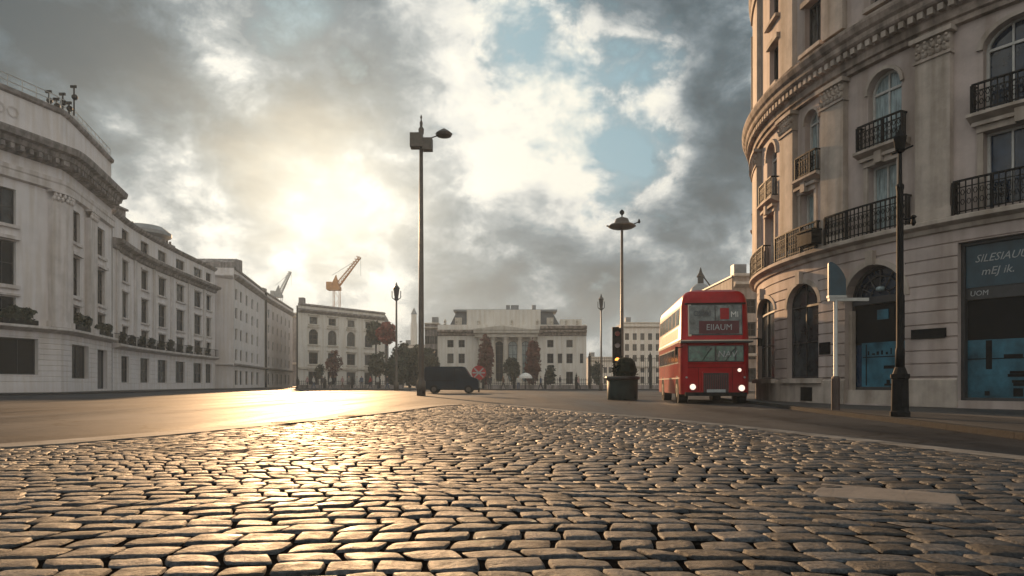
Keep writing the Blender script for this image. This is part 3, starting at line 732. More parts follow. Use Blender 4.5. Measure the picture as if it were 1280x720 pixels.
    # big shopfront
    a, b, c0, d0 = g_holes[3]; dp = .36
    fr = MB(); fr.fbox(CF, a, a+.09, c0, d0, -dp, -.18); fr.fbox(CF, b-.09, b, c0, d0, -dp, -.18); fr.fbox(CF, a, b, d0-.09, d0, -dp, -.18, 12)
    fr.fbox(CF, a, b, c0, c0+.08, -dp, -.18, 12); fr.fbox(CF, (a+b)/2, (a+b)/2+.07, c0, d0-1.6, -dp, -.2)
    SF = fr.build('shopfront', M['frame_dark'], B)
    g_ = MB(); g_.fbox(CF, a+.09, b-.09, 1.95, 3.05, -dp-.01, -dp, 12); g_.build('shop_glass', M['black'], SF)
    g_ = MB(); g_.fbox(CF, a+.09, b-.09, 3.38, d0-.09, -dp, -dp+.10, 12); g_.build('fascia_board', M['signblue'], SF)
    g_ = MB(); g_.fbox(CF, a+.09, b-.09, 3.05, 3.38, -dp, -dp+.07, 12); g_.build('transom_board', M['frame_dark'], SF)
    g_ = MB(); g_.fbox(CF, a+.09, b-.09, .38, 1.95, -dp-.006, -dp+.004, 12); g_.build('window_film', M['teal'], SF)
    dk = MB(); n0, n1 = -dp+.005, -dp+.012
    dk.fbox(CF, a+.55, a+.70, 1.15, 1.93, n0, n1); dk.fbox(CF, a+.1, a+2.3, 1.42, 1.445, n0, n1, 6)
    dk.fbox(CF, a+.98, a+1.42, 1.42, 1.54, n0, n1+.002, 2); dk.fbox(CF, a+1.5, a+1.58, 1.55, 1.93, n0, n1)
    for k_, (w_, z_) in enumerate(((.40, 1.02), (.50, .94), (.30, .78), (.24, .70))): dk.fbox(CF, a+1.32-w_/2, a+1.32+w_/2, z_, z_+.075, n0, n1+.002*(k_+1), 2)
    dk.fbox(CF, a+1.2, a+1.42, .42, .64, n0, n1); dk.fbox(CF, a+.52, a+.64, .44, .56, n0, n1); dk.fbox(CF, a+2.2, a+2.35, .5, 1.9, n0, n1)
    dk.build('printed_marks', M['iron'], SF)
    put_text('SILESIAUUN', .29, CF, ux(1213), 4.14, -dp+.115, 'letter', SF, .35, ws=.95, al='LEFT')
    put_text('mEJ ik.', .29, CF, ux(1221), 3.78, -dp+.115, 'letter', SF, .25, al='LEFT')
    put_text('UOM', .20, CF, ux(1206), 3.21, -dp+.08, 'letter', SF, .1, al='LEFT')
    # plaques, vent, cracks
    p = MB(); p.fbox(CF, ux(1140), ux(1183), 2.05, 2.32, .0, .05, 3); p.build('name_plaque', M['iron'], B)
    p = MB(); p.fbox(CF, ux(1025), ux(1038), 1.75, 2.15, .0, .04, 2); p.build('wall_plaque', M['iron'], B)
    p = MB(); p.fbox(CF, ux(1003), ux(1017), .16, .64, .056, .075, 2); p.build('basement_vent', M['iron'], B)
    p = MB(); p.fbox(CF, ux(1195)+.0, ux(1195)+.02, .1, .11, 0, .01); 
    # planter box on the balcony and wall lamp bracket
    rf = MB(); rf.add([(CX-14.1*cos(t*pi/36), CY-14.1*sin(t*pi/36), 19.4) for t in range(72)]+[(CX, CY, 21.5)], [(i, (i+1) % 72, 72) for i in range(72)]); rf.build('roof', M['roof'], B)
    dpipe = MB(); x, y, _ = CF(ux(942.5)-1.9, 0, .25); dpipe.tube((x, y, 11.7), (x, y, 17.3), .14); dpipe.build('drainpipe', M['iron'], B)
    return B
right_building()
# planter box on the right building balcony
x0 = ux(1019)
pb = MB(); pb.fbox(CF, x0, x0+.75, 5.42, 5.86, .32, .70, 3); pb.fbox(CF, x0-.03, x0+.78, 5.86, 5.92, .31, .72, 3)
org = CF(x0+.37, 5.42, .6); tag(pb.build('window_box', M['iron'], origin=org), 'black planter box fixed outside the iron balcony of the curved building', 'planter')

# street lamp on the right pavement
def pavement_lamp():
    p = at(1125, 480, 13.75); B = thing('street_lamp', (p.x, p.y, .09), 'dark slender lamp post with thick square base before the arched shop entrance', 'street lamp', local=True)
    m = MB(); m.lathe([(.19, 0), (.19, .10), (.165, .12), (.155, .76), (.18, .78), (.18, .86)], 8)
    m.lathe([(.14, .86), (.11, .95), (.09, 1.0)], 10); m.box(-.05, .05, -.158, -.145, .2, .7); m.build('base', M['iron'], B)
    m = MB(); m.lathe([(.085, 1.0), (.085, 1.35), (.068, 1.4), (.062, 4.55), (.075, 4.6), (.075, 4.66), (.04, 4.7), (.032, 5.35)], 12); m.build('post', M['lamp_iron'], B, True)
    m = MB(); m.tube((.03, 0, 3.98), (.26, 0, 4.0), .018); m.lathe([(.02, -.05), (.05, 0), (.03, .10), (.065, .12), (.02, .17)], 10, (.27, 0, 3.9)); m.build('bracket', M['iron'], B)
    m = MB(); m.lathe([(.03, 5.3), (.10, 5.36), (.10, 5.40), (.135, 5.62), (.08, 5.70), (.03, 5.78), (.012, 5.88)], 6); m.build('lantern', M['lamp_iron'], B)
    m = MB(); m.tube((-.17, 0, 5.28), (.26, 0, 5.46), .02); m.build('arm', M['iron'], B)
pavement_lamp()
# bollard with white sign post and blue shield panel
def sign_post():
    p = at(1044.5, 480, 17.3); B = thing('sign_post', (p.x, p.y, .09), 'pale metal post with side arm and dark blue arched panel before curved facade', 'sign', local=True)
    m = MB(); m.lathe([(.075, .0), (.075, .02), (.052, .04), (.052, 2.86), (.03, 2.88)], 12); m.build('post', M['pole_pale'], B, True)
    m = MB(); m.lathe([(.10, 0), (.10, .80), (.075, .86)], 10); m.build('base_sleeve', mat('brown_painted_metal', (.06, .035, .028), .5), B)
    m = MB(); m.box(-.18, .82, -.05, .05, 2.76, 2.84); m.box(-.20, .25, -.07, .07, 2.84, 2.90); m.build('arm', M['pole_pale'], B)
    m = MB(); pts = [(-.19, 2.90), (.25, 2.90), (.25, 3.30)]+[(.25-.44*(i/8), 3.30+.46*sin(pi/2*(i/8))**.7) for i in range(1, 8)]+[(-.19, 3.72)]
    n = len(pts); m.add([(x, -.03, z) for x, z in pts]+[(x, .03, z) for x, z in pts], [tuple(range(n-1, -1, -1))[::-1], tuple(range(2*n-1, n-1, -1))]+[(i, (i+1) % n, n+(i+1) % n, n+i) for i in range(n)]); m.build('panel', M['signblue'], B)
sign_post()

# ------------------------------------------------------------------ left-hand buildings
def close_building(B, P, z0, z1, depth, wallm, roofm, u0=0, u1=None):
    """rear and end walls plus a flat roof set behind the facade path"""
    u1 = P.len if u1 is None else u1; n = 24
    fr = [P(u0+(u1-u0)*i/n, 0, -.02) for i in range(n+1)]
    nv = P.n[len(P.n)//2]; bk = [(x-nv.x*depth, y-nv.y*depth) for x, y, _ in fr]
    m = MB(); ring = [(x, y) for x, y, _ in fr]+bk[::-1]; k = len(ring)
    fs = [(i, (i+1) % k, k+(i+1) % k, k+i) for i in range(n, k)]
    m.add([(x, y, z) for z in (z0, z1) for x, y in ring], fs); m.build('rear_wall', M[wallm], B)
    m = MB(); m.add([(x, y, z1-.05) for x, y in ring], [tuple(range(k))]); m.build('roof', M[roofm], B)
    m = MB(); fi = [P(u0+.1+(u1-u0-.2)*i/n, 0, -.7) for i in range(n+1)]
    m.add([(x, y, z) for z in (z0, z1-.1) for x, y, _ in fi], [(i, i+1, n+2+i, n+1+i) for i in range(n)]); m.build('core_wall', M['black'], B)

def left_one():
    pts = catmull([(-43.0, 32), (-38.6, 44), (-36.8, 49), (-35.7, 52.8), (-35.5, 54.2), (-36.6, 58.6), (-38.5, 65.6)], 3)
    P = Path(pts); o = P(P.len/2, 0)
    B = thing('corner_building', (o[0], o[1], .12), 'pale classical building with giant pilaster, deep dark cornice and roof rail, biggest on the square', 'building')
    X = P.u_at; cols = [(X(2)-1.1, X(20)), (X(89), X(100)), (X(121), X(131))]
    c0 = cols[0][0]; cols = [(c0-9.6, c0-8), (c0-5.2, c0-3.6)]+[(c0-.4, cols[0][1])]+cols[1:]
    H = []
    for a, b in cols: H += [(a, b, 12.4, 15.0), (a, b, 8.0, 11.2), (a, b, 5.35, 7.1)]
    G = [(X(0)-4.0, X(48), 1.45, 4.15), (X(90), X(111), 1.2, 4.0), (X(122), X(134), .3, 3.9)]
    w = MB(); wall(w, P, 0, P.len, .12, 4.95, G, [.9+.42*i for i in range(10)], du=1.0, depth=.45, gd=.05, gw=.04)
    wall(w, P, 0, P.len, 4.95, 22.3, H, (), du=1.0, depth=.4); w.build('wall', M['white'], B)
    for i, (a, b) in enumerate(cols):
        for (z0, z1) in ((12.4, 15.0), (8.0, 11.2), (5.35, 7.1)): window(B, P, a, b, z0, z1, 0, .3, 'frame_dark', 'glass', 3 if b-a > 1.4 else 2, 2, .07)
        t = MB(); t.fbox(P, a-.2, b+.2, 12.15, 12.38, 0, .2, 2); t.fbox(P, a-.2, b+.2, 7.72, 7.98, 0, .2, 2); t.fbox(P, a-.2, b+.2, 11.3, 11.55, 0, .28, 2); t.fbox(P, a-.25, b+.25, 7.2, 7.35, 0, .2, 2); t.build('window_sill', M['white_trim'], B)
    for j, (a, b, c, d) in enumerate(G): window(B, P, a, b, c, d, 0, .4, 'frame_dark', 'black' if j == 0 else 'glass', 5 if j == 0 else 2, 1, .08)
    s = 60
    t = MB(); t.sweep(P, 0, P.len, [(0, 4.7), (.15, 4.75), (.55, 4.9), (.62, 4.95), (.62, 5.12), (0, 5.15)], s); t.build('balcony_ledge', M['white_trim'], B)
    t = MB(); t.sweep(P, 0, P.len, [(0, 15.7), (.30, 15.8), (.30, 16.3), (.36, 16.4), (.36, 16.7), (0, 16.75)], s); t.build('architrave', M['white_trim'], B)
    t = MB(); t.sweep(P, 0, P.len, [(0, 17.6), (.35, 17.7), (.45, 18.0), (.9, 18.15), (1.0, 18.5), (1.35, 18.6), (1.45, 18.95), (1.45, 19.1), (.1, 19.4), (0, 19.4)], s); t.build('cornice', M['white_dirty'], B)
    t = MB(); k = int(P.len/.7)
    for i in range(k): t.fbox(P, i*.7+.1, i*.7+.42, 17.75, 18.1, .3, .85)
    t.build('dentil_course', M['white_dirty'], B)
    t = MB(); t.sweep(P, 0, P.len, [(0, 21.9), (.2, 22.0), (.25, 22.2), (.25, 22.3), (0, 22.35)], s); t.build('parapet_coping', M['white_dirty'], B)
    for a, b in ((X(60), X(84)), (X(106), X(115)), (c0-3.0, c0-1.4), (c0-7.6, c0-6.0)):
        p = MB(); p.fbox(P, a, b, 5.15, 15.0, 0, .45, 4); p.fbox(P, a-.12, b+.12, 5.15, 5.6, 0, .55, 4); p.fbox(P, a-.15, b+.15, 15.55, 15.72, 0, .62, 4)
        for i in range(6):
            for rw in range(2): 
                x, y, z = P(a+(b-a)*(i+.3+.4*rw)/6, 15.1+.28*rw, .5); p.ball((x, y, z), .15, 6, 5, 1.2)
        p.build('pilaster', M['white_trim'], B)
    r = MB(); k = int(P.len/1.1)
    for i in range(k+1): x, y, _ = P(i*P.len/k, 0, -.1); r.tube((x, y, 22.3), (x, y, 23.3), .03, n=5)
    for z in (22.8, 23.28): r.fbox(P, 0, P.len, z, z+.05, -.13, -.08, 30)
    r.build('roof_rail', M['pole_pale'], B)
    close_building(B, P, .12, 22.3, 14, 'white', 'lead')
    # carved letters on the frieze at the frame edge
    put_text('OO', 1.2, P, X(7), 20.6, .06, 'white_trim', B, name='frieze_lettering')
    return P
P1 = left_one()
def antennas():
    o = P1(P1.u_at(84), 22.35, -.5); B = thing('rooftop_aerials', (o[0], o[1], 22.3), 'cluster of dark aerials and dishes on the corner building roof edge', 'aerials')
    m = MB()
    for dx, hh in ((-.9, 1.9), (-.3, 1.3), (.2, 1.7), (.7, 1.0), (1.1, 2.3)):
        m.tube((o[0]+dx, o[1], 22.2), (o[0]+dx, o[1], 22.3+hh), .06, n=6); m.box(o[0]+dx-.28, o[0]+dx+.2, o[1]-.06, o[1]+.06, 22.1+hh, 22.3+hh)
        m.ball((o[0]+dx+.12, o[1]-.1, 22.0+hh*.7), .24, 8, 5)
    m.build('masts', M['iron'], B)
antennas()

def left_two():
    pts = catmull([(-38.5, 65.8), (-40.3, 73), (-41.9, 84), (-43.3, 99.5)], 6)
    P = Path(pts); o = P(P.len/2, 0); X = P.u_at
    B = thing('terrace_building', (o[0], o[1], .12), 'long pale five bay terrace with planted balcony, attic storey and round roof drum', 'building')
    cc = [156.5, 181, 203, 225.5, 247.5, 261]; ws = [1.9, 2.0, 2.3, 2.5, 2.6, 1.8]
    H = []; G = []
    for c, w_ in zip(cc, ws):
        u = X(c); H += [(u-w_/2, u+w_/2, 11.2, 13.3), (u-w_/2, u+w_/2, 7.5, 10.1), (u-w_/2, u+w_/2, 5.0, 6.6), (u-w_/2-.2, u+w_/2+.2, 15.3, 16.5)]
        G += [(u-w_/2-.3, u+w_/2+.3, .9, 3.6)]
    w = MB(); wall(w, P, 0, P.len, .12, 4.5, G, [.8+.5*i for i in range(8)], du=1.5, depth=.4, gd=.05, gw=.04); wall(w, P, 0, P.len, 4.5, 17.5, H, (), du=1.5, depth=.35); w.build('wall', M['white'], B)
    for a, b, c, d in H+G: window(B, P, a, b, c, d, 0, .28, 'frame_dark', 'glass', 2, 2 if d-c > 2.3 else 1, .09)
    t = MB()
    for a, b, c, d in H:
        if c < 14: t.fbox(P, a-.2, b+.2, c-.2, c-.02, 0, .18, 2); t.fbox(P, a-.15, b+.15, d+.05, d+.22, 0, .14, 2)
    t.build('window_dressings', M['white_trim'], B)
    s = 40
    t = MB(); t.sweep(P, 0, P.len, [(0, 4.2), (.6, 4.4), (.7, 4.5), (.7, 4.68), (0, 4.7)], s); t.build('balcony_ledge', M['white_trim'], B)
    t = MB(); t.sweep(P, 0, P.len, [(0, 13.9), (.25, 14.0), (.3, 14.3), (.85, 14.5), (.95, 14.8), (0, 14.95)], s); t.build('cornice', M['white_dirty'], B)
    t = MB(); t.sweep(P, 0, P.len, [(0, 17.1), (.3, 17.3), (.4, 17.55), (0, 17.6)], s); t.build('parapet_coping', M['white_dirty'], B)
    for c in (146, 168.5, 192, 214, 236, 255):
        u = X(c); p = MB(); p.fbox(P, u-.35, u+.35, 4.7, 13.9, 0, .16, 2); p.build('pilaster', M['white_trim'], B)
    railing(B, P, .4, P.len-.3, 4.7, 1.0, .55, .45, fancy=False)
    close_building(B, P, .12, 17.5, 14, 'white', 'lead')
    # roof drum and dormer box
    x, y, _ = P(X(222), 0, -4.2); m = MB(); m.lathe([(2.6, 17.4), (2.6, 19.0), (3.3, 19.3), (3.3, 19.7), (2.4, 20.4), (.3, 20.7)], 24, (x, y, 0)); m.build('roof_drum', M['lead'], B)
    m = MB()
    for i in range(10):
        t_ = 2*pi*i/10; m.box(x+2.62*cos(t_)-.2, x+2.62*cos(t_)+.2, y+2.62*sin(t_)-.2, y+2.62*sin(t_)+.2, 17.6, 18.9)
    m.build('drum_pilasters', M['white_dirty'], B)
    x, y, _ = P(X(158), 0, -1.8); m = MB(); m.box(x-1.1, x+.9, y-1.5, y+1.8, 17.4, 18.9); m.box(x-1.3, x+1.1, y-1.7, y+2, 18.9, 19.1); m.build('dormer_box', M['white_dirty'], B)
    for q in (178, 197, 240): 
        x, y, _ = P(X(q), 0, -3); m = MB(); m.box(x-.5, x+.5, y-.8, y+.8, 17.4, 19.2); m.tube((x, y-.4, 19.2), (x, y-.4, 19.7), .18, .14, 8); m.tube((x, y+.4, 19.2), (x, y+.4, 19.7), .18, .14, 8); m.build('chimney', M['white_dirty'], B)
    return P
P2 = left_two()

def left_three(name, label, pts_front, d_label, cc, ws, front, drum=False):
    P = Path(pts_front); o = P(P.len/2, 0); B = thing(name, (o[0], o[1], .12), label, 'building'); X = P.u_at; H = []; G = []
    rows = ((13.4, 15.1), (10.6, 12.2), (7.4, 9.1), (4.3, 6.0))
    for c in cc:
        u = X(c); w_ = ws; H += [(u-w_/2, u+w_/2, a, b) for a, b in rows]; G += [(u-w_/2-.25, u+w_/2+.25, .6, 2.8)]
    w = MB(); wall(w, P, 0, P.len, .12, 3.7, G, [.8+.5*i for i in range(6)], du=4, depth=.35, gd=.05, gw=.04); wall(w, P, 0, P.len, 3.7, 18.0, H, (), du=4, depth=.3); w.build('wall', M['white'], B)
    for a, b, c, d in H+G: window(B, P, a, b, c, d, 0, .25, 'frame_dark', 'glass', 2, 1, .12)
    t = MB(); t.sweep(P, 0, P.len, [(0, 3.4), (.5, 3.6), (.5, 3.8), (0, 3.85)], 10); t.build('balcony_ledge', M['white_dirty'], B)
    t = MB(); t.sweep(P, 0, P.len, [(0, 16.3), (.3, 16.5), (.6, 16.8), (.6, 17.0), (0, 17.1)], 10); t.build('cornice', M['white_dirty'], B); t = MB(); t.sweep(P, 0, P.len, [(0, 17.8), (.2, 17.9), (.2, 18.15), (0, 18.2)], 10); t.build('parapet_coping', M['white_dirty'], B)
    close_building(B, P, .12, 18.0, 12, 'white', 'lead')
    return B, P
B3, P3 = left_three('apartment_building', 'pale plain building with blank arch-windowed end wall beside the terrace', [(-41.3, 101.5), (-46.2, 127.8)], 0, [295.5, 301.5, 308.5, 315.5, 322], 1.5, True)
# end wall of that building, facing the square
E3 = Path([(-56, 101.0), (-46, 101.2), (-41.32, 101.48)])
w = MB(); hh = [(E3.u_at(268), E3.u_at(275), 6.6, 9.6, .8), (E3.u_at(268), E3.u_at(277), 4.0, 5.9), (E3.u_at(268), E3.u_at(277), .5, 2.9)]
wall(w, E3, 0, E3.len, .12, 18.0, hh, [], du=3, depth=.3); w.sweep(E3, 0, E3.len, [(0, 16.3), (.3, 16.5), (.6, 16.8), (.6, 17.0), (0, 17.1)], 6); w.sweep(E3, 0, E3.len, [(0, 3.4), (.5, 3.6), (.5, 3.8), (0, 3.85)], 6)
w.build('end_wall', M['white'], B3)
for h_ in hh: window(B3, E3, *h_[:4], h_[4] if len(h_) > 4 else 0, .25, 'frame_dark', 'glass', 2, 1, .1)
m = MB(); m.sweep(E3, 5, E3.len-.1, [(-.1, 17.9), (-.1, 18.9), (-1.4, 19.6), (-4, 19.8), (-4, 17.9)], 8); m.build('attic_roof', M['white_dirty'], B3)
x, y, _ = P3(P3.len-.3, 0, .15); m = MB(); m.tube((x, y, .1), (x, y, 17.8), .25); m.build('drainpipe', M['iron'], B3)
B3b, P3b = left_three('apartment_building', 'pale narrow-windowed building at the far end of the left row', [(-46.4, 128.4), (-50.8, 158)], 0, [336, 341.5, 347, 352, 357, 361.5], 1.4, False)
for bb_, P_, px, hh2 in ((B3, P3, 305, 1.4), (B3, P3, 318, 1.2), (B3b, P3b, 342, 1.8), (B3b, P3b, 353, 1.4)):
    x, y, _ = P_(P_.u_at(px), 0, -2.2); m = MB(); m.box(x-.6, x+.6, y-1, y+1, 17.9, 18+hh2); m.build('chimney', M['white_dirty'], bb_)

def building_four():
    P = Path([(-41.4, 132), (-28.0, 150)]); o = P(P.len/2, 0); X = P.u_at
    B = thing('apartment_building', (o[0], o[1], .12), 'hazy pale three bay building closing the left side, arched middle windows', 'building')
    H = []; 
    for c in (392, 415.5, 439, 461):
        u = X(c); H += [(u-.95, u+.95, 12.6, 14.0), (u-1.1, u+1.1, 8.6, 11.6, 1.0), (u-1.1, u+1.1, 4.7, 7.0), (u-1.2, u+1.2, .6, 3.2)]
    w = MB(); wall(w, P, 0, P.len, .12, 16.2, H, [], du=4, depth=.35); w.build('wall', M['far'], B)
    for h_ in H: window(B, P, *h_[:4], h_[4] if len(h_) > 4 else 0, .3, 'frame_dark', 'glass', 2, 2, .12)
    t = MB(); 
    for h_ in H: t.fbox(P, h_[0]-.3, h_[1]+.3, h_[3]+.25, h_[3]+.45, 0, .3); t.fbox(P, h_[0]-.3, h_[1]+.3, h_[2]-.3, h_[2]-.1, 0, .25)
    t.sweep(P, 0, P.len, [(0, 3.6), (.3, 3.7), (.3, 4.0), (0, 4.05)], 4); t.build('window_dressings', M['far_trim'], B)
    t = MB(); t.sweep(P, 0, P.len, [(0, 14.6), (.3, 14.8), (.8, 15.1), (.8, 15.35), (0, 15.5)], 6); t.build('cornice', M['white_dirty'], B); t = MB(); t.sweep(P, 0, P.len, [(0, 16.0), (.3, 16.1), (.3, 16.4), (0, 16.5)], 6); t.build('parapet_coping', M['white_dirty'], B)
    m = MB(); x0, y0 = -41.4, 132; x1, y1 = -28, 150; bx, by = -46, 150
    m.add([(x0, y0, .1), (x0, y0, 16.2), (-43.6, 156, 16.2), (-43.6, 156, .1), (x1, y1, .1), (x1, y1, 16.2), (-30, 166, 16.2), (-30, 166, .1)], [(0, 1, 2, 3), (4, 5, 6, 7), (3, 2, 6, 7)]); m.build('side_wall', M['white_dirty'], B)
    m = MB(); m.add([(x0, y0, 16.1), (x1, y1, 16.1), (-30, 166, 16.1), (-43.6, 156, 16.1)], [(0, 1, 2, 3)]); m.build('roof', M['lead'], B)
    m = MB(); m.add([P(.1, z, -.6) for z in (.1, 16)]+[P(P.len-.1, z, -.6) for z in (16, .1)], [(0, 1, 2, 3)]); m.build('core_wall', M['black'], B)
    x, y, _ = P(X(380), 0, -.6); m = MB(); m.box(x-.5, x+.5, y-.6, y+.6, 16.1, 17.6); m.build('chimney', M['white_dirty'], B)
building_four()

def central():
    D = 120.0; x0, x1 = at(547, 480, D).x, at(733, 480, D).x
    P = Path([(x0, D), (x1, D)]); X = lambda px: at(px, 480, D).x-x0
    B = thing('palace_building', ((x0+x1)/2, D, .12), 'cream classical building with columned centre, low pediment and dark mansard corners', 'building')
    H = []
    for c in (563, 577, 688, 712):
        u = X(c); H += [(u-.55, u+.55, 7.2, 8.5), (u-.55, u+.55, 4.4, 6.1), (u-.6, u+.6, .8, 2.9)]
    for c in (609, 624, 641, 657): u = X(c); H += [(u-.8, u+.8, 1.2, 8.3, .8)]
    H += [(X(727)-.3, X(727)+.3, 4.4, 6.1), (X(700)-.4, X(700)+.4, 4.4, 6.1)]
    w = MB(); wall(w, P, 0, P.len, .12, 10.0, H, [.8, 1.4, 2.0, 2.6, 3.2], du=4, depth=.4); w.build('wall', M['far'], B)
    for h_ in H: window(B, P, *h_[:4], h_[4] if len(h_) > 4 else 0, .35, 'frame_dark', 'glass_pale' if len(h_) > 4 and 630 < 640 + (x0+h_[0])*FPX/D < 660 else 'glass', 2, 4 if len(h_) > 4 else 2, .1)
    for c in (601, 616.5, 632, 649.5, 665):
        u = X(c); xx, yy, _ = P(u, 0, .9); m = MB(); m.lathe([(.62, 1.2), (.62, 1.5), (.46, 1.6), (.48, 4), (.40, 8.4), (.55, 8.6), (.62, 8.9)], 14, (xx, yy, 0)); m.box(xx-.65, xx+.65, yy-.65, yy+.65, .12, 1.2); m.build('column', M['far_trim'], B)
    a, b = X(594), X(672)
    t = MB(); t.fbox(P, a, b, 8.9, 9.6, 0, 1.6); t.fbox(P, a-.2, b+.2, 9.6, 10.1, 0, 2.0)
    nn = 20; vs = []
    for i in range(nn+1):
        u = a-.2+(b-a+.4)*i/nn; k = abs(i/nn-.42)/.58; z = 10.9-.8*min(1, k)**.8; vs += [P(u, 10.1, 0), P(u, z, 0), P(u, z, 2.1), P(u, 10.1, 2.1)]
    t.add(vs, [(4*i+j, 4*i+(j+1) % 4, 4*i+4+(j+1) % 4, 4*i+4+j) for i in range(nn) for j in range(4)]+[(0, 3, 2, 1), (4*nn, 4*nn+1, 4*nn+2, 4*nn+3)]); t.build('pediment', M['far_trim'], B)
    t = MB(); t.sweep(P, 0, P.len, [(0, 9.2), (.3, 9.3), (.35, 9.7), (.9, 9.9), (.9, 10.2), (0, 10.3)], 4); t.build('cornice', M['stone_dirty'], B); t = MB()
    t.sweep(P, X(675), P.len, [(0, 10.3), (1.1, 10.4), (1.2, 10.9), (0, 11)], 2); t.build('parapet_coping', M['stone_dirty'], B)
    m = MB(); m.fbox(P, 0, P.len, 10.2, 11.2, -.9, -.2); m.fbox(P, X(583), X(676), 11.2, 13.9, -1.6, -.9)
    m.fbox(P, X(701), X(728), 11.2, 12.2, -3, -.8); m.build('attic_wall', M['far'], B)
    for a, b, s0, s1 in ((X(562), X(583), 1.1, 0), (X(676), X(700), 0, 1.3)):
        m = MB(); vs = [P(a, 11.2, -.9), P(b, 11.2, -.9), P(b-s1, 13.6, -1.7), P(a+s0, 13.6, -1.7), P(a, 11.2, -7), P(b, 11.2, -7), P(b-s1, 13.6, -6.2), P(a+s0, 13.6, -6.2)]
        m.add(vs, [(0, 1, 2, 3), (1, 5, 6, 2), (5, 4, 7, 6), (4, 0, 3, 7), (3, 2, 6, 7)]); m.build('mansard_roof', M['roof'], B)
        m = MB(); u = (a+b)/2; m.fbox(P, u-.6, u+.6, 11.3, 12.5, -1.6, -.75); m.build('dormer', M['far_trim'], B)
    m = MB(); m.fbox(P, X(566), X(697), 13.65, 14.0, -7, -1.3)
    for c in (635, 641, 646, 668): u = X(c); m.fbox(P, u-.35, u+.35, 14.0, 14.9, -3, -2.4)
    m.build('roof', M['lead'], B)
    m = MB(); m.box(x0, x1, D+.5, D+12, .12, 10.2); m.build('rear_wall', M['far'], B)
    for c in (556, 571, 598, 640, 672, 690, 708, 722):
        u = X(c); x, y, _ = P(u, 0, -.5); m = MB(); m.lathe([(.22, 11.2), (.3, 11.35), (.15, 11.5), (.28, 11.8), (.05, 12.2)], 8, (x, y, 0)); m.build('finial', M['far_trim'], B)
central()

def far_block(name, label, px0, px1, D, ytop, cols, rows, wallm='far', depth=12, roof='lead', tall=1.6, ww=.9):
    x0, x1 = at(px0, 480, D).x, at(px1, 480, D).x; H1 = zat(ytop, D); P = Path([(x0, D), (x1, D)])
    B = thing(name, ((x0+x1)/2, D, .12), label, 'building'); H = []
    for i in range(cols):
        u = P.len*(i+.5)/cols
        for j in range(rows): z = .9+(H1-2.2)*j/rows; H.append((u-ww/2, u+ww/2, z, z+min(tall, (H1-2.2)/rows*.62)))
    w = MB(); wall(w, P, 0, P.len, .1, H1, H, [], du=5, depth=.3); w.build('wall', M[wallm], B)
    for h_ in H: window(B, P, *h_, 0, .25, 'frame_dark', 'glass', 2, 2, .1)
    t = MB(); t.sweep(P, 0, P.len, [(0, H1-1.1), (.5, H1-.8), (.5, H1-.6), (0, H1-.5)], 3); t.build('cornice', M['far_trim'], B)
    t = MB(); t.sweep(P, 0, P.len, [(0, H1-.1), (.25, H1), (.25, H1+.2), (0, H1+.25)], 3); t.build('parapet_coping', M['far_trim'], B)
    t = MB(); t.sweep(P, 0, P.len, [(0, H1*.3), (.3, H1*.31), (.3, H1*.33), (0, H1*.335)], 3); t.build('string_course', M['far_trim'], B)
    m = MB(); m.box(x0, x1, D+.45, D+depth, .1, H1-.05); m.build('rear_wall', M[wallm], B)
    m = MB(); m.box(x0-.1, x1+.1, D+.3, D+depth, H1-.03, H1+.12); m.box(x0+1, x0+2.2, D+3, D+4, H1, H1+1.6); m.build('roof', M[roof], B)
    return B
far_block('office_building', 'pale flat-topped building seen between traffic light and red bus', 779, 856, 150, 404, 8, 5)
far_block('office_building', 'small grey building half hidden behind the dark trees', 500, 531, 175, 432, 5, 3)
far_block('side_building', 'narrow dark grey building wall behind the navy van', 531, 549, 128, 405, 3, 4, 'white_dirty')
far_block('office_building', 'low pale building behind the railings and slim lamp', 735, 778, 190, 447, 7, 2)
far_block('brick_building', 'brown building filling the gap between the bus roof and curved facade', 917, 975, 62, 345, 4, 4, 'stone_trim', 10)
far_block('office_building', 'pale building row hidden behind the red bus', 856, 925, 110, 385, 6, 5)

far_block('side_building', 'narrow grey building closing the gap between left row and hazy building', 350, 382, 176, 392, 2, 4, 'white_dirty')
# banner on the narrow building
bn = MB(); p0 = at(549, 409, 127.2); p1 = at(555, 424, 127.2); bn.box(p0.x, p1.x, 127.1, 127.2, p1.z, p0.z); bn.box(p0.x-.1, p1.x+.1, 127.05, 127.25, p0.z, p0.z+.15)
tag(bn.build('banner', mat('red_banner_cloth', (.62, .10, .06), .8), origin=(p0.x, 127.2, p1.z)), 'small bright red banner hung at the left corner of the cream palace', 'banner')

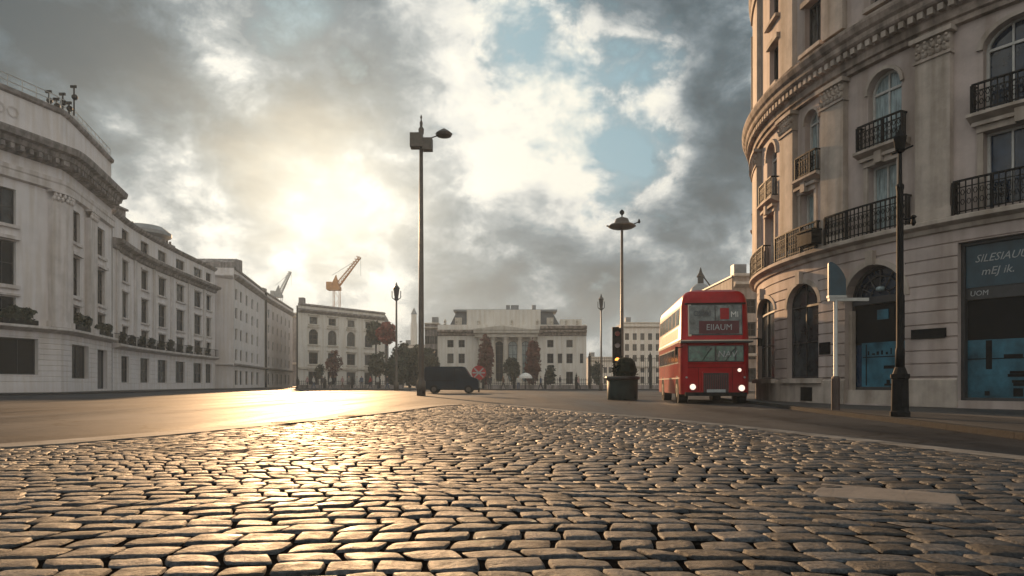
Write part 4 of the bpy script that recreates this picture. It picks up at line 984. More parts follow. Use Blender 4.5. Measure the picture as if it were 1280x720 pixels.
# church tower far behind and cupola over the bus
def tower():
    D = 230; c = at(517.5, 480, D); B = thing('church_tower', (c.x, D, 0), 'faint square stone tower rising above the far dark trees', 'tower')
    w = 1.0; z = zat(393, D); m = MB(); m.box(c.x-w, c.x+w, D-w, D+w, 0, z-3); m.box(c.x-w*.8, c.x+w*.8, D-w*.8, D+w*.8, z-3, z); m.build('shaft', M['far'], B)
    m = MB(); m.lathe([(1.1, z), (.9, z+.5), (.1, z+2.2)], 8, (c.x, D, 0)); m.build('spire', M['lead'], B)
tower()
def cupola():
    D = 112; c = at(880, 480, D); B = thing('domed_tower', (c.x, D+2, 0), 'pale domed cupola with pointed lantern rising behind the bus roof', 'tower')
    m = MB(); zb = zat(372, D); m.lathe([(2.1, 0), (2.1, zb), (2.35, zb+.1), (2.35, zb+.4)], 16, (c.x, D+2, 0)); m.build('drum', M['far'], B)
    m = MB(); m.lathe([(2.0, zb+.4), (1.9, zb+1.1), (1.5, zb+1.9), (.9, zb+2.4), (.5, zb+2.6)], 16, (c.x, D+2, 0)); m.build('dome', M['lead'], B, True)
    m = MB(); m.lathe([(.5, zb+2.6), (.5, zb+3.6), (.7, zb+3.7), (.3, zb+4.4), (.05, zb+5.3)], 10, (c.x, D+2, 0)); m.build('lantern', M['iron'], B)
    m = MB(); m.tube((c.x, D+2, zb+4.4), (c.x+2.6, D+1, zb+.3), .12); m.build('stay', M['iron'], B)
cupola()

# ------------------------------------------------------------------ trees and shrubs
def leaves(mb, c, r, n, size, flat=1.0, hollow=.45):
    c = np.array(c); k = max(3, int(n/60))
    cl = rng.normal(size=(k, 3)); cl /= np.linalg.norm(cl, axis=1)[:, None]; cl *= rng.uniform(.25, .85, (k, 1)); 
    for i in range(n):
        q = cl[rng.integers(k)]+rng.normal(size=3)*.20; nn = np.linalg.norm(q)
        if nn > 1.05: q = q/nn*rng.uniform(.85, 1.05)
        p = c+q*np.array(r); a = rng.normal(size=3); a /= np.linalg.norm(a); b = np.cross(a, rng.normal(size=3)); b /= np.linalg.norm(b); s = size*rng.uniform(.6, 1.3)
        mb.add([p-a*s, p+b*s*.55, p+a*s, p-b*s*.55], [(0, 1, 2, 3)])
def tree(name, label, px, D, ztop, crown_w, crown_h, leafm, group=None, trunk_r=.18, n=1400, size=.32, fork=False, cat='tree', base_z=.12):
    c = at(px, 480, D); B = thing(name, (c.x, D, base_z), label, cat, group); zt = ztop
    m = MB(); zc = zt-crown_h/2
    m.tube((c.x, D, base_z), (c.x, D, zc-crown_h*.2), trunk_r, trunk_r*.7, 8)
    for i in range(7):
        t = 2*pi*i/7+rng.uniform(-.3, .3); rr = crown_w*.36; zz = zc+rng.uniform(-.3, .35)*crown_h
        m.tube((c.x, D, zc-crown_h*rng.uniform(.2, .45)), (c.x+rr*cos(t), D+rr*sin(t), zz), trunk_r*.45, trunk_r*.12, 6)
    m.build('trunk', M['bark'], B)
    l = MB(); leaves(l, (c.x, D, zc), (crown_w/2, crown_w/2, crown_h/2), int(n*1.7), size); l.build('crown', M[leafm], B)
    return B
tree('round_tree', 'grey green round-headed tree at the right end of the hazy building', 470, 112, zat(401, 112), 3.2, 4.0, 'leaf_grey', 'trees at the far side of the square', .2, 1500, .3)
tree('round_tree', 'reddish round-headed tree between hazy building and slim lamp', 483, 110, zat(403, 110), 3.2, 3.6, 'leaf_rust', 'trees at the far side of the square', .2, 1400, .3)
for px, D, yt, w_, h_, lb in ((503, 118, 428, 4.2, 6.5, 'dark tall tree just right of the slim lamp post'), (512, 112, 435, 4.2, 6.2, 'dark tree second right from the slim lamp post'), (521, 116, 431, 4.0, 6.6, 'dark tree directly left of the tall mast'),
                         (535, 110, 436, 3.6, 6.2, 'dark tree directly right of the tall mast'), (495, 108, 446, 3.4, 5.0, 'low dark tree behind the slim lamp post')):
    tree('dark_tree', lb, px, D, zat(yt, D), w_, h_, 'leaf', 'dark trees behind the tall mast', .2, 1500, .34)
for px, D, yt, w_, h_, lb in ((607, 100, 418, 2.3, 8.0, 'columnar red brown tree left of the palace columns'), (666, 100, 423, 2.4, 7.4, 'columnar red brown tree right of the palace columns')):
    tree('columnar_tree', lb, px, D, zat(yt, D), w_, h_, 'leaf_red', 'columnar trees before the palace', .16, 1500, .26)
tree('small_tree', 'low dark green tree before the palace middle window', 640, 102, zat(447, 102), 2.6, 3.6, 'leaf', None, .12, 900, .25)
tree('small_tree', 'low dark tree by the palace right wing', 688, 100, zat(456, 100), 1.8, 3.0, 'leaf', None, .12, 700, .22)
tree('small_tree', 'bare looking dark tree before the hazy building', 418, 112, zat(438, 112), 2.6, 4.4, 'leaf_red', None, .12, 420, .22)
tree('small_tree', 'thin dark tree before first bay of the hazy building', 398, 115, zat(452, 115), 2.0, 3.6, 'leaf_grey', None, .12, 380, .22)
tree('small_tree', 'dark shrubby tree below the round-headed trees', 474, 106, zat(440, 106), 3.2, 4.4, 'leaf', None, .14, 800, .28)
tree('small_tree', 'low dark tree between the palace end and the slim lamp', 746, 105, zat(452, 105), 2.4, 3.6, 'leaf', None, .14, 600, .24)
# balcony shrubs on the left ledges
def shrubs():
    base = MB(); leaves(base, (0, 0, .45), (.75, .45, .5), 260, .14); pot = MB(); pot.box(-.6, .6, -.22, .22, 0, .28)
    S = thing('balcony_shrub', (0, 0, 0), 'x', 'shrub', 'clipped shrubs along the pale balcony ledges', local=True)
    base.build('foliage', M['leaf'], S); pot.build('trough', M['iron'], S)
    spots = [(P1, 93, 5.15), (P1, 104, 5.15), (P1, 113, 5.15), (P1, 122, 5.15), (P1, 131, 5.15), (P1, 30, 5.15), (P1, 12, 5.15), (P2, 149, 4.72), (P2, 161, 4.72), (P2, 174, 4.72), (P2, 186, 4.72), (P2, 198, 4.72), (P2, 210, 4.72), (P2, 222, 4.72), (P2, 234, 4.72), (P2, 246, 4.72), (P2, 257, 4.72)]
    ords = ['first', 'second', 'third', 'fourth', 'fifth', 'sixth', 'seventh', 'eighth', 'ninth', 'tenth']
    for i, (P, px, z) in enumerate(spots):
        u = P.u_at(px); x, y, _ = P(u, z, .28); x2, y2, _ = P(u+.5, z, .28)
        if P is P1:
            lb = {93: 'leafy dark shrub just right of the giant pilaster foot', 104: 'dark shrub on corner building ledge, second after the pilaster', 113: 'dark shrub on corner building ledge, third after the pilaster', 122: 'dark shrub on corner building ledge above its door',
                  131: 'dark shrub at the end of the corner building ledge', 30: 'dark shrub on ledge left of the giant pilaster', 12: 'leftmost dark shrub on the corner building ledge'}[px]
        else: lb = '%s dark shrub along the terrace balcony, counted from the corner building' % ords[i-7]
        o = S if i == 0 else None
        s = rng.uniform(.85, 1.45)
        if i == 0: S.location = (x, y, z); S.rotation_euler = (0, 0, atan2(y2-y, x2-x)); S.scale = (s, 1, s); S['label'] = lb
        else: dup(S, (x, y, z), atan2(y2-y, x2-x), lb, scale=(s, 1, s))
shrubs()

# ------------------------------------------------------------------ lamps and masts
def mast(px, D, ytop, r, label, variant):
    c = at(px, 480, D); z = zat(ytop, D); B = thing('lamp_mast', (c.x, D, 0), label, 'lamp mast', None, local=True)
    m = MB(); m.lathe([(r*1.5, 0), (r*1.5, .9), (r*1.05, 1.0), (r, 1.2), (r*.6, z)], 12); m.build('pole', M['pole'], B, True)
    if variant == 0:
        m = MB(); m.box(-.68, .10, -.35, .35, z-.45, z+.42); m.box(.10, .72, -.30, .30, z-.62, z+.12); m.build('floodlight_housing', M['pole'], B)
        m = MB(); m.lathe([(.16, z+.42), (.18, z+.75), (.08, z+.9), (.10, z+1.15), (.03, z+1.35)], 8); m.lathe([(.02, z+1.3), (.07, z+1.5), (.02, z+1.65)], 6); m.build('finial', M['pole'], B)
        m = MB(); m.tube((.4, 0, z+.1), (1.1, 0, z+.35), .04); m.lathe([(.1, 0), (.48, .12), (.55, .26), (.30, .45), (.05, .60)], 10, (1.45, 0, z+.18)); m.build('side_lamp', M['pole'], B)
    else:
        m = MB(); m.lathe([(.12, z-.2), (.78, z-.10), (.95, z+.0), (.80, z+.12), (.55, z+.16), (.42, z+.50), (.12, z+.62)], 14); m.build('lamp_head', M['pole'], B, True)
        m = MB(); m.lathe([(.04, z+.6), (.05, z+.75), (.16, z+.88), (.16, z+1.0), (.05, z+1.12)], 8); m.tube((.6, 0, z+.1), (1.15, 0, z+.30), .035); m.lathe([(.02, 0), (.10, .1), (.03, .3)], 6, (1.15, 0, z+.2)); m.tube((-.7, 0, z), (-1.05, 0, z+.03), .05); m.build('finial', M['iron'], B)
mast(526.5, 43.5, 176, .19, 'tallest bronze lamp mast with boxy floodlight and small side lamp', 0)
mast(777.5, 46, 283, .13, 'medium lamp mast with flat saucer head behind the dark round planter', 1)
def slim_lamp():
    B = thing('slim_street_lamp', (0, 0, 0), 'x', 'street lamp', None, local=True)
    m = MB(); m.lathe([(.30, 0), (.30, .9), (.17, 1.1), (.14, 4), (.10, 10.6)], 10); m.build('post', M['pole'], B, True)
    m = MB(); m.lathe([(.1, 10.5), (.28, 10.7), (.22, 10.9), (.36, 11.9), (.42, 12.0), (.15, 12.35), (.04, 12.7)], 8); m.build('lantern', M['frame_dark'], B)
    m = MB()
    for s in (-1, 1): m.tube((s*.1, 0, 10.6), (s*.5, 0, 10.9), .05); m.tube((s*.5, 0, 10.9), (s*.5, 0, 11.7), .05)
    m.build('lantern_bracket', M['iron'], B); return B
S = slim_lamp(); c = at(495.5, 480, 79); S.location = (c.x, 79, 0); S.scale = (1, 1, .985); S['label'] = 'slim dark street lamp standing left of the tallest mast'
c = at(751.5, 480, 79); dup(S, (c.x, 79, 0), 0, 'slim dark street lamp standing before the railings left of the round planter', scale=(.75, .75, .88))

def traffic_light():
    D = 41; c = at(771, 480, D); B = thing('traffic_light', (c.x, D, 0), 'dark traffic light with orange lamp lit behind the round planter', 'traffic light', local=True)
    m = MB(); m.lathe([(.09, 0), (.09, 2.6)], 10); m.build('post', M['iron'], B, True)
    z0, z1 = zat(454, D), zat(410, D)
    m = MB(); m.box(-.27, .27, -.03, .03, z0, z1); m.box(-.19, .19, -.24, -.03, z0+.06, z1-.06); m.box(-.29, .1, -.28, .02, z1-.08, z1+.04); m.build('signal_head', M['iron'], B)
    dz = (z1-z0)/3
    for i, mt in enumerate((mat('lit_orange_lens', (.8, .25, .05), .4, 0, 1, emit=(1, .30, .05), estr=3.0), M['letter'], mat('dark_red_lens', (.20, .03, .02), .3))):  # middle lens is pale grey: its white sheen is put into the colour
        zc = z0+dz*(i+.5)+(-.18 if i == 0 else 0); l = MB(); n = 14
        l.add([(.15*cos(2*pi*k/n), y, zc+.15*sin(2*pi*k/n)) for y in (-.24, -.27) for k in range(n)], [tuple(range(n, 2*n))[::-1]]+[(k, (k+1) % n, n+(k+1) % n, n+k) for k in range(n)]); l.build('lens', mt, B)
        h = MB(); 
        for k in range(0, 8): t0, t1 = pi*k/8, pi*(k+1)/8; h.add([(.17*cos(t0), -.24, zc+.17*sin(t0)), (.17*cos(t1), -.24, zc+.17*sin(t1)), (.17*cos(t1), -.42, zc+.17*sin(t1)), (.17*cos(t0), -.42, zc+.17*sin(t0))], [(0, 1, 2, 3)])
        h.build('hood', M['iron'], B)
traffic_light()
def round_planter():
    D = 32.5; c = at(778, 480, D); B = thing('round_planter', (c.x, D, 0), 'green black round planter standing in the road left of the bus', 'planter', local=True)
    m = MB(); m.lathe([(.70, 0), (.72, .08), (.74, .98)], 20); m.build('tub', M['green_black'], B, True)
    m = MB(); m.lathe([(.74, .94), (.82, .97), (.84, 1.05), (.82, 1.10), (.70, 1.12), (.66, 1.02)], 20); m.build('rim', M['frame_dark'], B)
    D2 = D; B2 = thing('clipped_shrub', (c.x+.14, D2, 1.05), 'dense black green clipped shrub filling the round planter', 'shrub', local=True)
    l = MB(); l.lathe([(.46, 0), (.55, .3), (.47, .72), (.30, .92), (.05, .98)], 14); l.build('core', M['shrubleaf'], B2)
    l = MB(); leaves(l, (0, 0, .40), (.60, .52, .60), 1700, .085); l.build('foliage', M['shrubleaf'], B2)
round_planter()

# ------------------------------------------------------------------ van, round sign, crane
def van():
    D = 55; B = thing('van', (at(565, 480, D).x, D, 0), 'dark navy van parked side-on beside the tall mast', 'van', local=True)
    Lx = -2.12; prof = [(-2.12, .32), (-2.12, 1.9), (-2.02, 2.12), (.85, 2.14), (1.05, 2.10), (1.52, 1.35), (2.05, 1.18), (2.16, .95), (2.16, .32)]
    m = MB(); n = len(prof); W = .92
    for s0, s1 in (((-W, 0), None),): pass
    ins = lambda z: W-(.10 if z > 1.3 else 0)*min(1, (z-1.3)/.8 if z > 1.3 else 0)
    m.add([(x, -ins(z), z) for x, z in prof]+[(x, ins(z), z) for x, z in prof], [tuple(range(n)), tuple(range(2*n-1, n-1, -1))]+[((i+1) % n, i, n+i, n+(i+1) % n) for i in range(n)]); m.build('body', M['navy'], B)
    g_ = MB(); g_.add([(.35, -.875, 1.30), (1.38, -.915, 1.30), (1.02, -.85, 1.95), (.35, -.85, 1.95)], [(0, 1, 2, 3)]); g_.build('side_window', M['glass_mid'], B)
    g_ = MB(); g_.add([(1.10, -.72, 2.0), (1.10, .72, 2.0), (1.50, .8, 1.40), (1.50, -.8, 1.40)], [(0, 1, 2, 3)]); g_ = MB().add([(1.115, -.72, 2.02), (1.115, .72, 2.02), (1.535, .8, 1.37), (1.535, -.8, 1.37)], [(0, 1, 2, 3)]); g_.build('windscreen', M['glass_mid'], B)
    s = MB(); s.box(.27, .30, -.925, -.915, .4, 2.0); s.box(-1.9, .25, -.93, -.918, 1.0, 1.04); s.build('door_seams', M['iron'], B)
    for x in (-1.35, 1.38):
        for y in (-.86, .86):
            w = MB(); w.tube((x, y-.1, .33), (x, y+.1, .33), .33, n=18); wt = w.build('wheel', M['rubber'], B); r = MB(); r.tube((x, y-.115, .33), (x, y-.10, .33), .19, n=12); r.build('rim', M['pole'], wt)
    b = MB(); b.box(-2.18, 2.22, -.88, .88, .28, .42); b.build('bumper', M['iron'], B)
van()
def round_sign():
    D = 62; c = at(598.5, 480, D); B = thing('round_sign', (c.x, D, 0), 'round red sign with white diagonal stripes right of the navy van', 'sign', local=True)
    m = MB(); m.tube((0, .06, 0), (0, .06, 1.3), .07); m.build('post', M['iron'], B)
    zc = zat(466, D); m = MB(); n = 24; r = .66
    m.tube((0, -.04, zc), (0, .04, zc), r, n=n); m.build('disc', mat('red_sign_paint', (.42, .04, .04), .6), B)
    s = MB()
    for t in (pi*.25, pi*.75, 0.0):
        a = Vector((cos(t), 0, sin(t)))*.58; b = Vector((-sin(t), 0, cos(t)))*.06; y = Vector((0, -.052-.004*t, zc))
        s.add([y+a+b, y+a-b, y-a-b, y-a+b], [(0, 1, 2, 3)])
    s.build('stripes', M['letter'], B)
round_sign()
def crane(label, px, D, yb, ptip, mt, name='tower_crane'):
    c = at(px, 480, D); zb = zat(yb, D); B = thing(name, (c.x, D, 0), label, 'crane', local=True); w = .8
    m = MB()
    for sx in (-w, w):
        for sy in (-w, w): m.tube((sx, sy, 0), (sx, sy, zb), .07, n=5)
    k = int(zb/2.2)
    for i in range(k):
        z = i*zb/k; z2 = (i+1)*zb/k; s = 1 if i % 2 else -1
        for sy in (-w, w): m.tube((-w*s, sy, z), (w*s, sy, z2), .035, n=4)
        for sx in (-w, w): m.tube((sx, -w*s, z), (sx, w*s, z2), .035, n=4)
    m.build('mast', M[mt], B)
    m = MB(); m.box(-2.4, 1.0, -1.1, 1.1, zb, zb+1.0); m.box(-2.6, -1.2, -1.2, 1.2, zb+.2, zb+2.2); m.add([(-1.6, -.6, zb+1), (.8, -.6, zb+1), (-.2, -.3, zb+4.2), (-1.6, .6, zb+1), (.8, .6, zb+1), (-.2, .3, zb+4.2)], [(0, 1, 2), (5, 4, 3), (0, 2, 5, 3), (1, 4, 5, 2)]); m.build('machinery_deck', M[mt], B)
    tx = (ptip[0]-px)/FPX*D; tz = zat(ptip[1], D); a0 = Vector((.6, 0, zb+1.0)); a1 = Vector((tx, 0, tz)); d = a1-a0; up = Vector((-d.z, 0, d.x)).normalized()*.9
    if up.z < 0: up = -up
    m = MB(); N_ = 12
    for off in (Vector((0, -.5, 0)), Vector((0, .5, 0)), up*1.3): m.tube(a0+off, a1+off*.4, .14, n=5)
    for i in range(N_):
        p = a0+d*(i/N_); q = a0+d*((i+.5)/N_); r = a0+d*((i+1)/N_)
        for sy in (-.5, .5): m.tube(p+Vector((0, sy, 0)), q+up*1.3, .08, n=4); m.tube(q+up*1.3, r+Vector((0, sy, 0)), .08, n=4)
    m.build('jib', M[mt], B)
    m = MB(); m.tube((-1.4, 0, zb+4.0), tuple(a1), .05, n=4); m.tube(tuple(a1), (a1.x, 0, a1.z-5), .04, n=4); m.build('stay_cable', M['iron'], B)
crane('orange tower crane with raised jib above the hazy building', 421, 185, 363, (451, 322), 'crane')
crane('faint grey tower crane with raised jib above the left row end', 349, 230, 372, (364, 340), 'grey_crane')

# ------------------------------------------------------------------ railings, low street things
def park_railing(label, x0, x1, D, h=2.2):
    B = thing('iron_railing', ((x0+x1)/2, D, .12), label, 'railing'); P = Path([(x0, D), (x1, D)])
    m = MB(); m.fbox(P, 0, P.len, .12, .62, -.15, .15); m.build('plinth', M['white_dirty'], B)
    m = MB(); m.fbox(P, 0, P.len, h-.25, h-.2, -.03, .03); m.fbox(P, 0, P.len, .75, .8, -.03, .03); k = int(P.len/.28)
    for i in range(k+1): u = P.len*i/k; m.fbox(P, u-.02, u+.02, .62, h, -.02, .02)
    m.build('bars', M['iron'], B)
    for i in range(int(P.len/4)+1):
        u = min(P.len, i*4.0); x, y, _ = P(u, 0); q = MB(); q.box(x-.16, x+.16, y-.16, y+.16, .12, h+.2); q.lathe([(.05, h+.2), (.14, h+.35), (.05, h+.5), (.02, h+.7)], 8, (x, y, 0)); q.build('pier', M['iron'], B)
park_railing('long dark iron railing before the cream palace', at(604, 480, 88).x, at(735, 480, 88).x, 88, 1.5)
park_railing('tall dark iron railing right of the palace, behind the round planter', at(737, 480, 90).x, at(850, 480, 90).x, 90, 4.3)
park_railing('low railing at the foot of the hazy building', at(372, 480, 100).x, at(505, 480, 100).x, 100, 1.3)
ps = MB(); 
B = thing('parasol', (at(657, 480, 86).x, 86, .12), 'small white domed parasol before the palace railing', 'parasol', local=True)
m = MB(); m.tube((0, 0, 0), (0, 0, 1.6), .05); m.build('pole', M['iron'], B); m = MB(); m.lathe([(.85, 1.35), (.8, 1.6), (.5, 1.9), (.05, 2.05)], 10); m.build('canopy', M['letter_white'], B)

# ------------------------------------------------------------------ people (far across the square)
def person_mesh(pose):
    me = bpy.data.meshes.new('p'); 
    st = {0: .16, 1: .30, 2: .05}[pose]
    J = [(0, 0, .95), (0, 0, 1.18), (0, 0, 1.42), (0, 0, 1.50), (0, -.02, 1.62), (0, -.02, 1.72),
         (-.10, 0, .88), (-.11, -st*.5, .50), (-.11, -st+.02, .08), (-.11, -st-.12, .04),
         (.10, 0, .88), (.11, st*.3, .50), (.11, st, .09), (.11, st-.12, .04),
         (-.20, 0, 1.40), (-.25, .06*(pose+1), 1.12), (-.25, -.06, .88), (-.25, -.09, .80), (.20, 0, 1.40), (.25, -.05*(pose+1), 1.12), (.25, -.12*pose, .88), (.25, -.12*pose-.03, .80)]
    E = [(0, 1), (1, 2), (2, 3), (3, 4), (4, 5), (0, 6), (6, 7), (7, 8), (8, 9), (0, 10), (10, 11), (11, 12), (12, 13), (2, 14), (14, 15), (15, 16), (16, 17), (2, 18), (18, 19), (19, 20), (20, 21)]
    Rd = [.15, .14, .16, .06, .10, .085, .10, .07, .05, .045, .10, .07, .05, .045, .075, .055, .04, .045, .075, .055, .04, .045]
    me.from_pydata(J, E, []); ob = bpy.data.objects.new('p', me); COL.objects.link(ob)
    ob.modifiers.new('s', 'SKIN'); 
    for i, v in enumerate(me.skin_vertices[0].data): v.radius = (Rd[i], Rd[i]*.85); v.use_root = (i == 0)
    sb = ob.modifiers.new('u', 'SUBSURF'); sb.levels = 2
    dg = bpy.context.evaluated_depsgraph_get(); dg.update(); out = bpy.data.meshes.new_from_object(ob.evaluated_get(dg)); bpy.data.objects.remove(ob)
    return out
PM = [person_mesh(i) for i in range(3)]
cloth = {k: mat(k+'_cloth', c, .85) for k, c in {'dark': (.03, .03, .04), 'white': (.55, .53, .50), 'red': (.35, .05, .05), 'blue': (.05, .08, .15), 'brown': (.14, .08, .05), 'pink': (.45, .28, .27), 'grey': (.16, .16, .16)}.items()}
def person(px, D, top, bot, pose, rz, label):
    me = PM[pose].copy(); c = at(px, 480, D)
    for m_ in (cloth[top], cloth[bot], M['skin'], cloth['dark']): me.materials.append(m_)
    for p in me.polygons:
        z = p.center.z; x = abs(p.center.x)
        p.material_index = 2 if (1.50 < z < 1.66) or (z < .84 and z > .72 and x > .2) else 3 if z >= 1.66 or z < .09 else 0 if (z > .92 or x > .19) else 1
        p.use_smooth = True
    o = bpy.data.objects.new('person', me); COL.objects.link(o); o.location = (c.x, D, .12 if D > 84 or px < 380 else 0); o.rotation_euler = (0, 0, rz)
    tag(o, label, 'person', 'people walking across the far side of the square')
pp = [(384, 96, 'pink', 'dark', 0, 1.4, 'person in pink top walking before the dark side of the hazy building'), (392, 92, 'white', 'blue', 1, 1.6, 'person in white top striding before the hazy building, first bay'),
      (403, 94, 'dark', 'dark', 2, 0, 'person in black standing between first and second bays of the hazy building'), (413, 90, 'white', 'dark', 1, -1.5, 'person in white and black trousers near the hazy building middle'),
      (419, 91, 'dark', 'grey', 0, -1.3, 'person in dark coat beside one in white, hazy building middle'), (428, 95, 'pink', 'brown', 1, 1.4, 'person in pink and brown right of the dark-coated pair'),
      (436, 90, 'grey', 'dark', 0, .3, 'person in grey top before the third bay of the hazy building'), (446, 93, 'white', 'white', 1, 1.5, 'person all in white before the third bay of the hazy building'),
      (452, 92, 'blue', 'dark', 2, 0, 'person in blue next to the one all in white'), (463, 90, 'red', 'dark', 1, -1.6, 'person in red top below the round-headed trees'), (472, 88, 'white', 'dark', 0, 1.2, 'person in white top below the reddish tree'),
      (484, 90, 'dark', 'blue', 1, 1.5, 'person in dark top just left of the slim lamp'), (612, 84, 'dark', 'dark', 2, 0, 'person in black right of the striped round sign'), (629, 85, 'brown', 'dark', 1, 1.5, 'person in brown before the palace columns'),
      (648, 84, 'white', 'blue', 0, .2, 'person in white top left of the small parasol'), (676, 84, 'blue', 'dark', 1, -1.5, 'person in blue right of the red brown columnar tree'), (700, 85, 'dark', 'grey', 0, 1.3, 'person in dark coat before the palace right wing'),
      (723, 84, 'pink', 'dark', 1, 1.5, 'person in pink at the right end of the palace')]
for a in pp: person(*a)

# ------------------------------------------------------------------ the bus
def bus():
    fx, fy = 6.35, 25.6; ang = math.atan2(.95, 8.4)
    B = thing('double_decker_bus', (fx+1.28, fy, 0), 'red double-decker bus with headlights on by the curved building', 'bus', rz=-ang, local=True)
    W, L = 1.27, 8.4
    def ring(z, ins=0.0, rf=.34, rb=.3, lean=0.0):
        pts = []; w = W-ins
        for cx_, cy_, a0, r in ((w-rf, rf+lean, -90, rf), (w-rb, L-rb-ins, 0, rb), (-w+rb, L-rb-ins, 90, rb), (-w+rf, rf+lean, 180, rf)):
            for k in range(6): t = R(a0+90*k/5); pts.append((cx_+r*cos(t), cy_+r*sin(t), z))
        return pts
    lv = [(.36, .02, 0), (.42, 0, 0), (2.30, 0, .0), (2.34, -.02, -.02), (2.44, -.02, -.02), (2.48, .0, 0), (3.72, .04, .10), (3.95, .065, .13), (4.12, .12, .18), (4.25, .24, .27), (4.34, .48, .48), (4.40, 1.05, 1.0)]
    m = MB(); n = 24; vs = []
    for z, ins, lean in lv: vs += ring(z, ins, max(.12, .34-ins*.3), max(.1, .3-ins*.3), lean)
    fs = [(j*n+i, j*n+(i+1) % n, (j+1)*n+(i+1) % n, (j+1)*n+i) for j in range(len(lv)-1) for i in range(n)]+[tuple((len(lv)-1)*n+i for i in range(n)), tuple(range(n-1, -1, -1))]
    m.add(vs, fs); o = m.build('body', M['red'], B)
    for p in o.data.polygons: p.use_smooth = True
    bv = o.modifiers.new('e', 'EDGE_SPLIT'); bv.split_angle = R(28)
    def lerp_front(z):   # y of the front skin
        zz = [(2.48, 0), (3.72, .10), (3.95, .16)]
        return np.interp(z, [a for a, _ in zz], [b for _, b in zz])
    def fpanel(x0, x1, z0, z1, name, mt, off=.012, th=.02):
        y0, y1 = lerp_front(z0)-off, lerp_front(z1)-off; mm = MB()
        mm.add([(x0, y0, z0), (x1, y0, z0), (x1, y1, z1), (x0, y1, z1), (x0, y0+th, z0), (x1, y0+th, z0), (x1, y1+th, z1), (x0, y1+th, z1)], [(0, 1, 2, 3), (1, 5, 6, 2), (5, 4, 7, 6), (4, 0, 3, 7), (3, 2, 6, 7), (0, 4, 5, 1)])
        return mm.build(name, mt, B)
    # upper front: window band, blind panel
    for x0, x1 in ((-.96, -.02), (.02, .96)):
        w = fpanel(x0-.03, x1+.03, 2.58, 3.76, 'front_window', M['frame_dark'], .010)
        y0, y1 = lerp_front(2.62)-.02, lerp_front(3.72)-.02; g_ = MB(); g_.add([(x0, y0, 2.62), (x1, y0, 2.62), (x1, y1, 3.72), (x0, y1, 3.72)], [(0, 1, 2, 3)]); g_.build('pane', mat('upper_deck_glass', (.13, .15, .15), .12, .4, 2.5, spec=.6), w)
    bl = fpanel(-.60, .86, 2.64, 3.12, 'destination_panel', mat('dark_red_panel', (.10, .012, .018), .5), .034)
    FF = lambda u, z, n=0.0: (u, float(lerp_front(z))-n, z)
    put_text('EIIAUM', .32, FF, .13, 2.87, .045, 'letter', bl, .05, ws=.95)
    put_text('OSIIAI', .30, FF, -.48, 3.40, .03, 'letter_dark', B, 0, name='blind_lettering', ws=.8)
    fpanel(.18, .50, 3.18, 3.60, 'red_notice', M['red'], .035)
    put_text('Ml', .30, FF, .70, 3.35, .04, 'letter_white', B, 0, name='blind_lettering')
    fpanel(-1.0, -.88, 2.55, 3.75, 'corner_pillar', M['cream'], .016)  # cream strip: sunlight on the corner put into the pillar's colour
    # lower deck front
    c = MB(); c.box(-1.30, 1.34, -.16, .30, 2.30, 2.36); c.box(-1.30, 1.34, -.17, .05, 2.36, 2.40, 1); c.build('canopy', [M['frame_dark'], M['cream']], B)
    a = MB(); a.tube((1.2, -.05, 2.42), (1.62, -.08, 2.44), .025); a.box(1.52, 1.66, -.12, -.06, 2.16, 2.44); a.build('mirror', M['iron'], B)
    a = MB(); a.tube((-1.2, -.05, 2.15), (-1.42, -.1, 2.1), .02); a.box(-1.50, -1.40, -.13, -.08, 1.85, 2.15); a.build('mirror', M['iron'], B)
    for x0, x1 in ((-.98, -.03), (.03, .70), (.76, 1.0)):
        w = fpanel(x0-.03, x1+.03, 1.58, 2.20, 'windscreen', M['frame_dark'], .010); g_ = MB(); g_.add([(x0, -.02, 1.62), (x1, -.02, 1.62), (x1, -.02, 2.16), (x0, -.02, 2.16)], [(0, 1, 2, 3)]); g_.build('pane', mat('green_grey_glass', (.04, .12, .085), .08, .5, 4, spec=.8), w)
    put_text('NAV', .34, FF, .42, 1.86, .03, 'letter', B, .1, name='windscreen_lettering')
    # bonnet and grille
    gr = MB(); gr.box(-.46, .46, -.10, .02, .42, 1.16); G = gr.build('grille', M['frame_dark'], B)
    gb = MB()
    for i in range(13): x = -.40+i*.0667; gb.box(x-.012, x+.012, -.125, -.10, .48, 1.10)
    gb.build('grille_bars', mat('dark_red_bars', (.12, .01, .012), .4), G)
    gs = MB(); gs.box(-.50, .50, -.13, .0, 1.16, 1.21); gs.box(-.50, -.46, -.12, .0, .42, 1.16); gs.box(.46, .50, -.12, .0, .42, 1.16); gs.build('grille_surround', M['red'], G)
    bp = MB(); bp.box(-1.12, 1.12, -.14, .12, .30, .44); bp.build('bumper', M['iron'], B)
    pl = MB(); pl.box(-.34, .34, -.155, -.14, .44, .55); pl.build('number_plate', M['letter'], B)
    for x, z, r in ((-.84, .64, .105), (.94, .60, .11), (.86, 1.27, .065)):
        h = MB(); h.tube((x, -.07, z), (x, .04, z), r*1.18, n=16); hh_ = h.build('headlight', M['chrome'], B); l = MB(); l.tube((x, -.085, z), (x, -.07, z), r, n=16); l.build('lens', M['headlamp'], hh_)
    bw = MB(); bw.box(-1.12, 1.12, .085, .16, 3.76, 3.81); bw.build('brow_moulding', M['rubber'], B)
    wp = MB()
    for x in (-.5, .36): wp.tube((x, -.035, 1.60), (x+.28, -.035, 2.0), .012, n=5); wp.tube((x+.2, -.035, 1.9), (x+.36, -.035, 2.1), .016, n=5)
    wp.build('wiper', M['iron'], B)
    sm = MB()
    for z in (1.36, 1.50): sm.box(-1.02, 1.02, -.008, .0, z, z+.012)
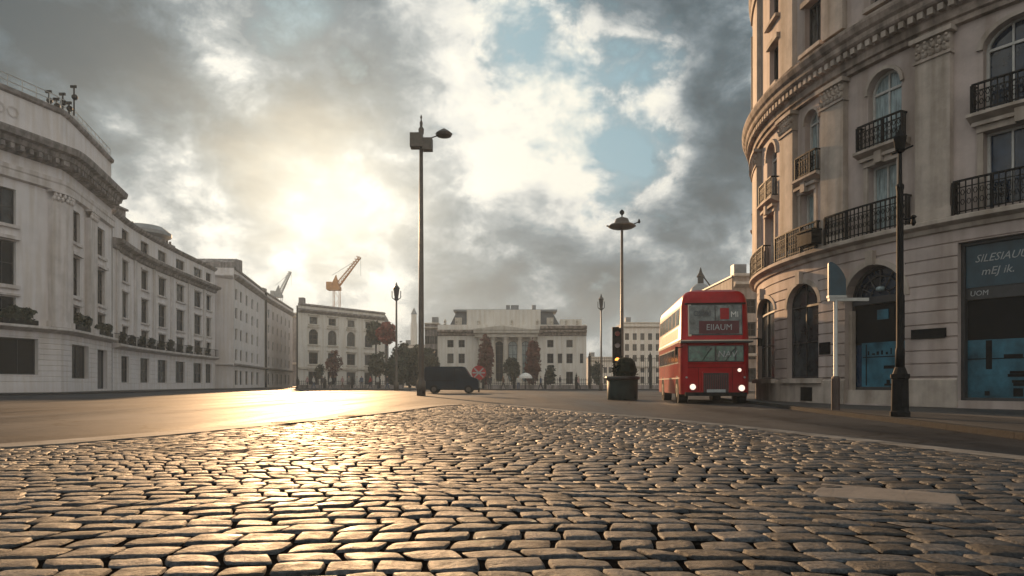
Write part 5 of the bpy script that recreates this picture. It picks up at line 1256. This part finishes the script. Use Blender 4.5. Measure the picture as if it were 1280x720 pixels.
    for x in (-.62, .62): sm.box(x-.006, x+.006, -.008, 0, .5, 1.36)
    sm.build('panel_seams', M['rubber'], B)
    for x in (-1.06, 1.06): q = MB(); q.tube((x, .02, 1.0), (x, -.03, 1.0), .035, n=10); q.build('side_lamp', M['headlamp'] if x > 9 else M['letter'], B)
    # sides
    for s in (-1, 1):
        X_ = s*(W+.012)
        def sp(y0, y1, z0, z1, name, mt, off=0.0, par=B):
            mm = MB(); lean = lambda z: s*(W-.0-(.04*(max(z, 2.48)-2.48)/1.24)+.008+off)
            mm.add([(lean(z0), y0, z0), (lean(z0), y1, z0), (lean(z1), y1, z1), (lean(z1), y0, z1), (lean(z0)-s*.03, y0, z0), (lean(z0)-s*.03, y1, z0), (lean(z1)-s*.03, y1, z1), (lean(z1)-s*.03, y0, z1)], [(0, 1, 2, 3), (0, 4, 5, 1), (1, 5, 6, 2), (2, 6, 7, 3), (3, 7, 4, 0)]); return mm.build(name, mt, par)
        for i in range(6):
            y0 = .55+i*1.24; w = sp(y0, y0+1.12, 3.0, 3.72, 'side_window', M['frame_dark']); sp(y0+.05, y0+1.07, 3.05, 3.67, 'pane', M['glass_pale'], .006, w)
        for i in range(6):
            y0 = .75+i*1.2; w = sp(y0, y0+1.08, 1.55, 2.16, 'side_window', M['frame_dark']); sp(y0+.05, y0+1.03, 1.60, 2.11, 'pane', M['glass'], .006, w)
        sp(.4, 8.1, 2.34, 2.43, 'side_band', M['cream'], .022); sp(.9, 6.9, 2.52, 2.92, 'sunlit_advert_panel', mat('pale_orange_panel', (.55, .33, .24), .5), .0)  # pale orange of the panel carries the sunlit glow of the bus side
        sp(.4, 8.1, .95, 1.0, 'lower_band', M['cream'], .004)
        for yy in (1.15, 6.3):
            a_ = MB(); a_.tube((s*(W-.35), yy, .50), (s*(W+.003), yy, .50), .58, n=24); a_.build('wheel_arch', M['black'], B)
            w = MB(); w.tube((s*(W-.30), yy, .50), (s*(W+.008), yy, .50), .50, n=24); wt = w.build('wheel', M['rubber'], B)
            r = MB(); r.tube((s*(W+.008), yy, .50), (s*(W+.014), yy, .50), .27, n=16); r.tube((s*(W+.014), yy, .50), (s*(W+.03), yy, .50), .10, n=10); r.build('rim', M['pole'], wt)
    rf = MB(); 
    for x in (-.3, .35, .6): rf.box(x, x+.18, 1.6, 1.9, 4.34, 4.46)
    rf.build('roof_vents', M['red'], B)
    # seats and rear closing seen through nothing: inner dark deck left out, glass is reflective
bus()

# ------------------------------------------------------------------ haze
hz = MB(); hz.box(-395, 395, -395, 395, -1.0, 48.0)
hm = bpy.data.materials.new('haze_air'); hm.use_nodes = True; nt = hm.node_tree; nt.nodes.remove(nt.nodes['Principled BSDF'])
pv_ = nt.nodes.new('ShaderNodeVolumePrincipled'); pv_.inputs['Color'].default_value = (.66, .82, 1.0, 1); pv_.inputs['Density'].default_value = .0008; pv_.inputs['Anisotropy'].default_value = .25
nt.links.new(pv_.outputs[0], nt.nodes['Material Output'].inputs['Volume'])
tag(hz.build('haze', hm), kind='stuff')
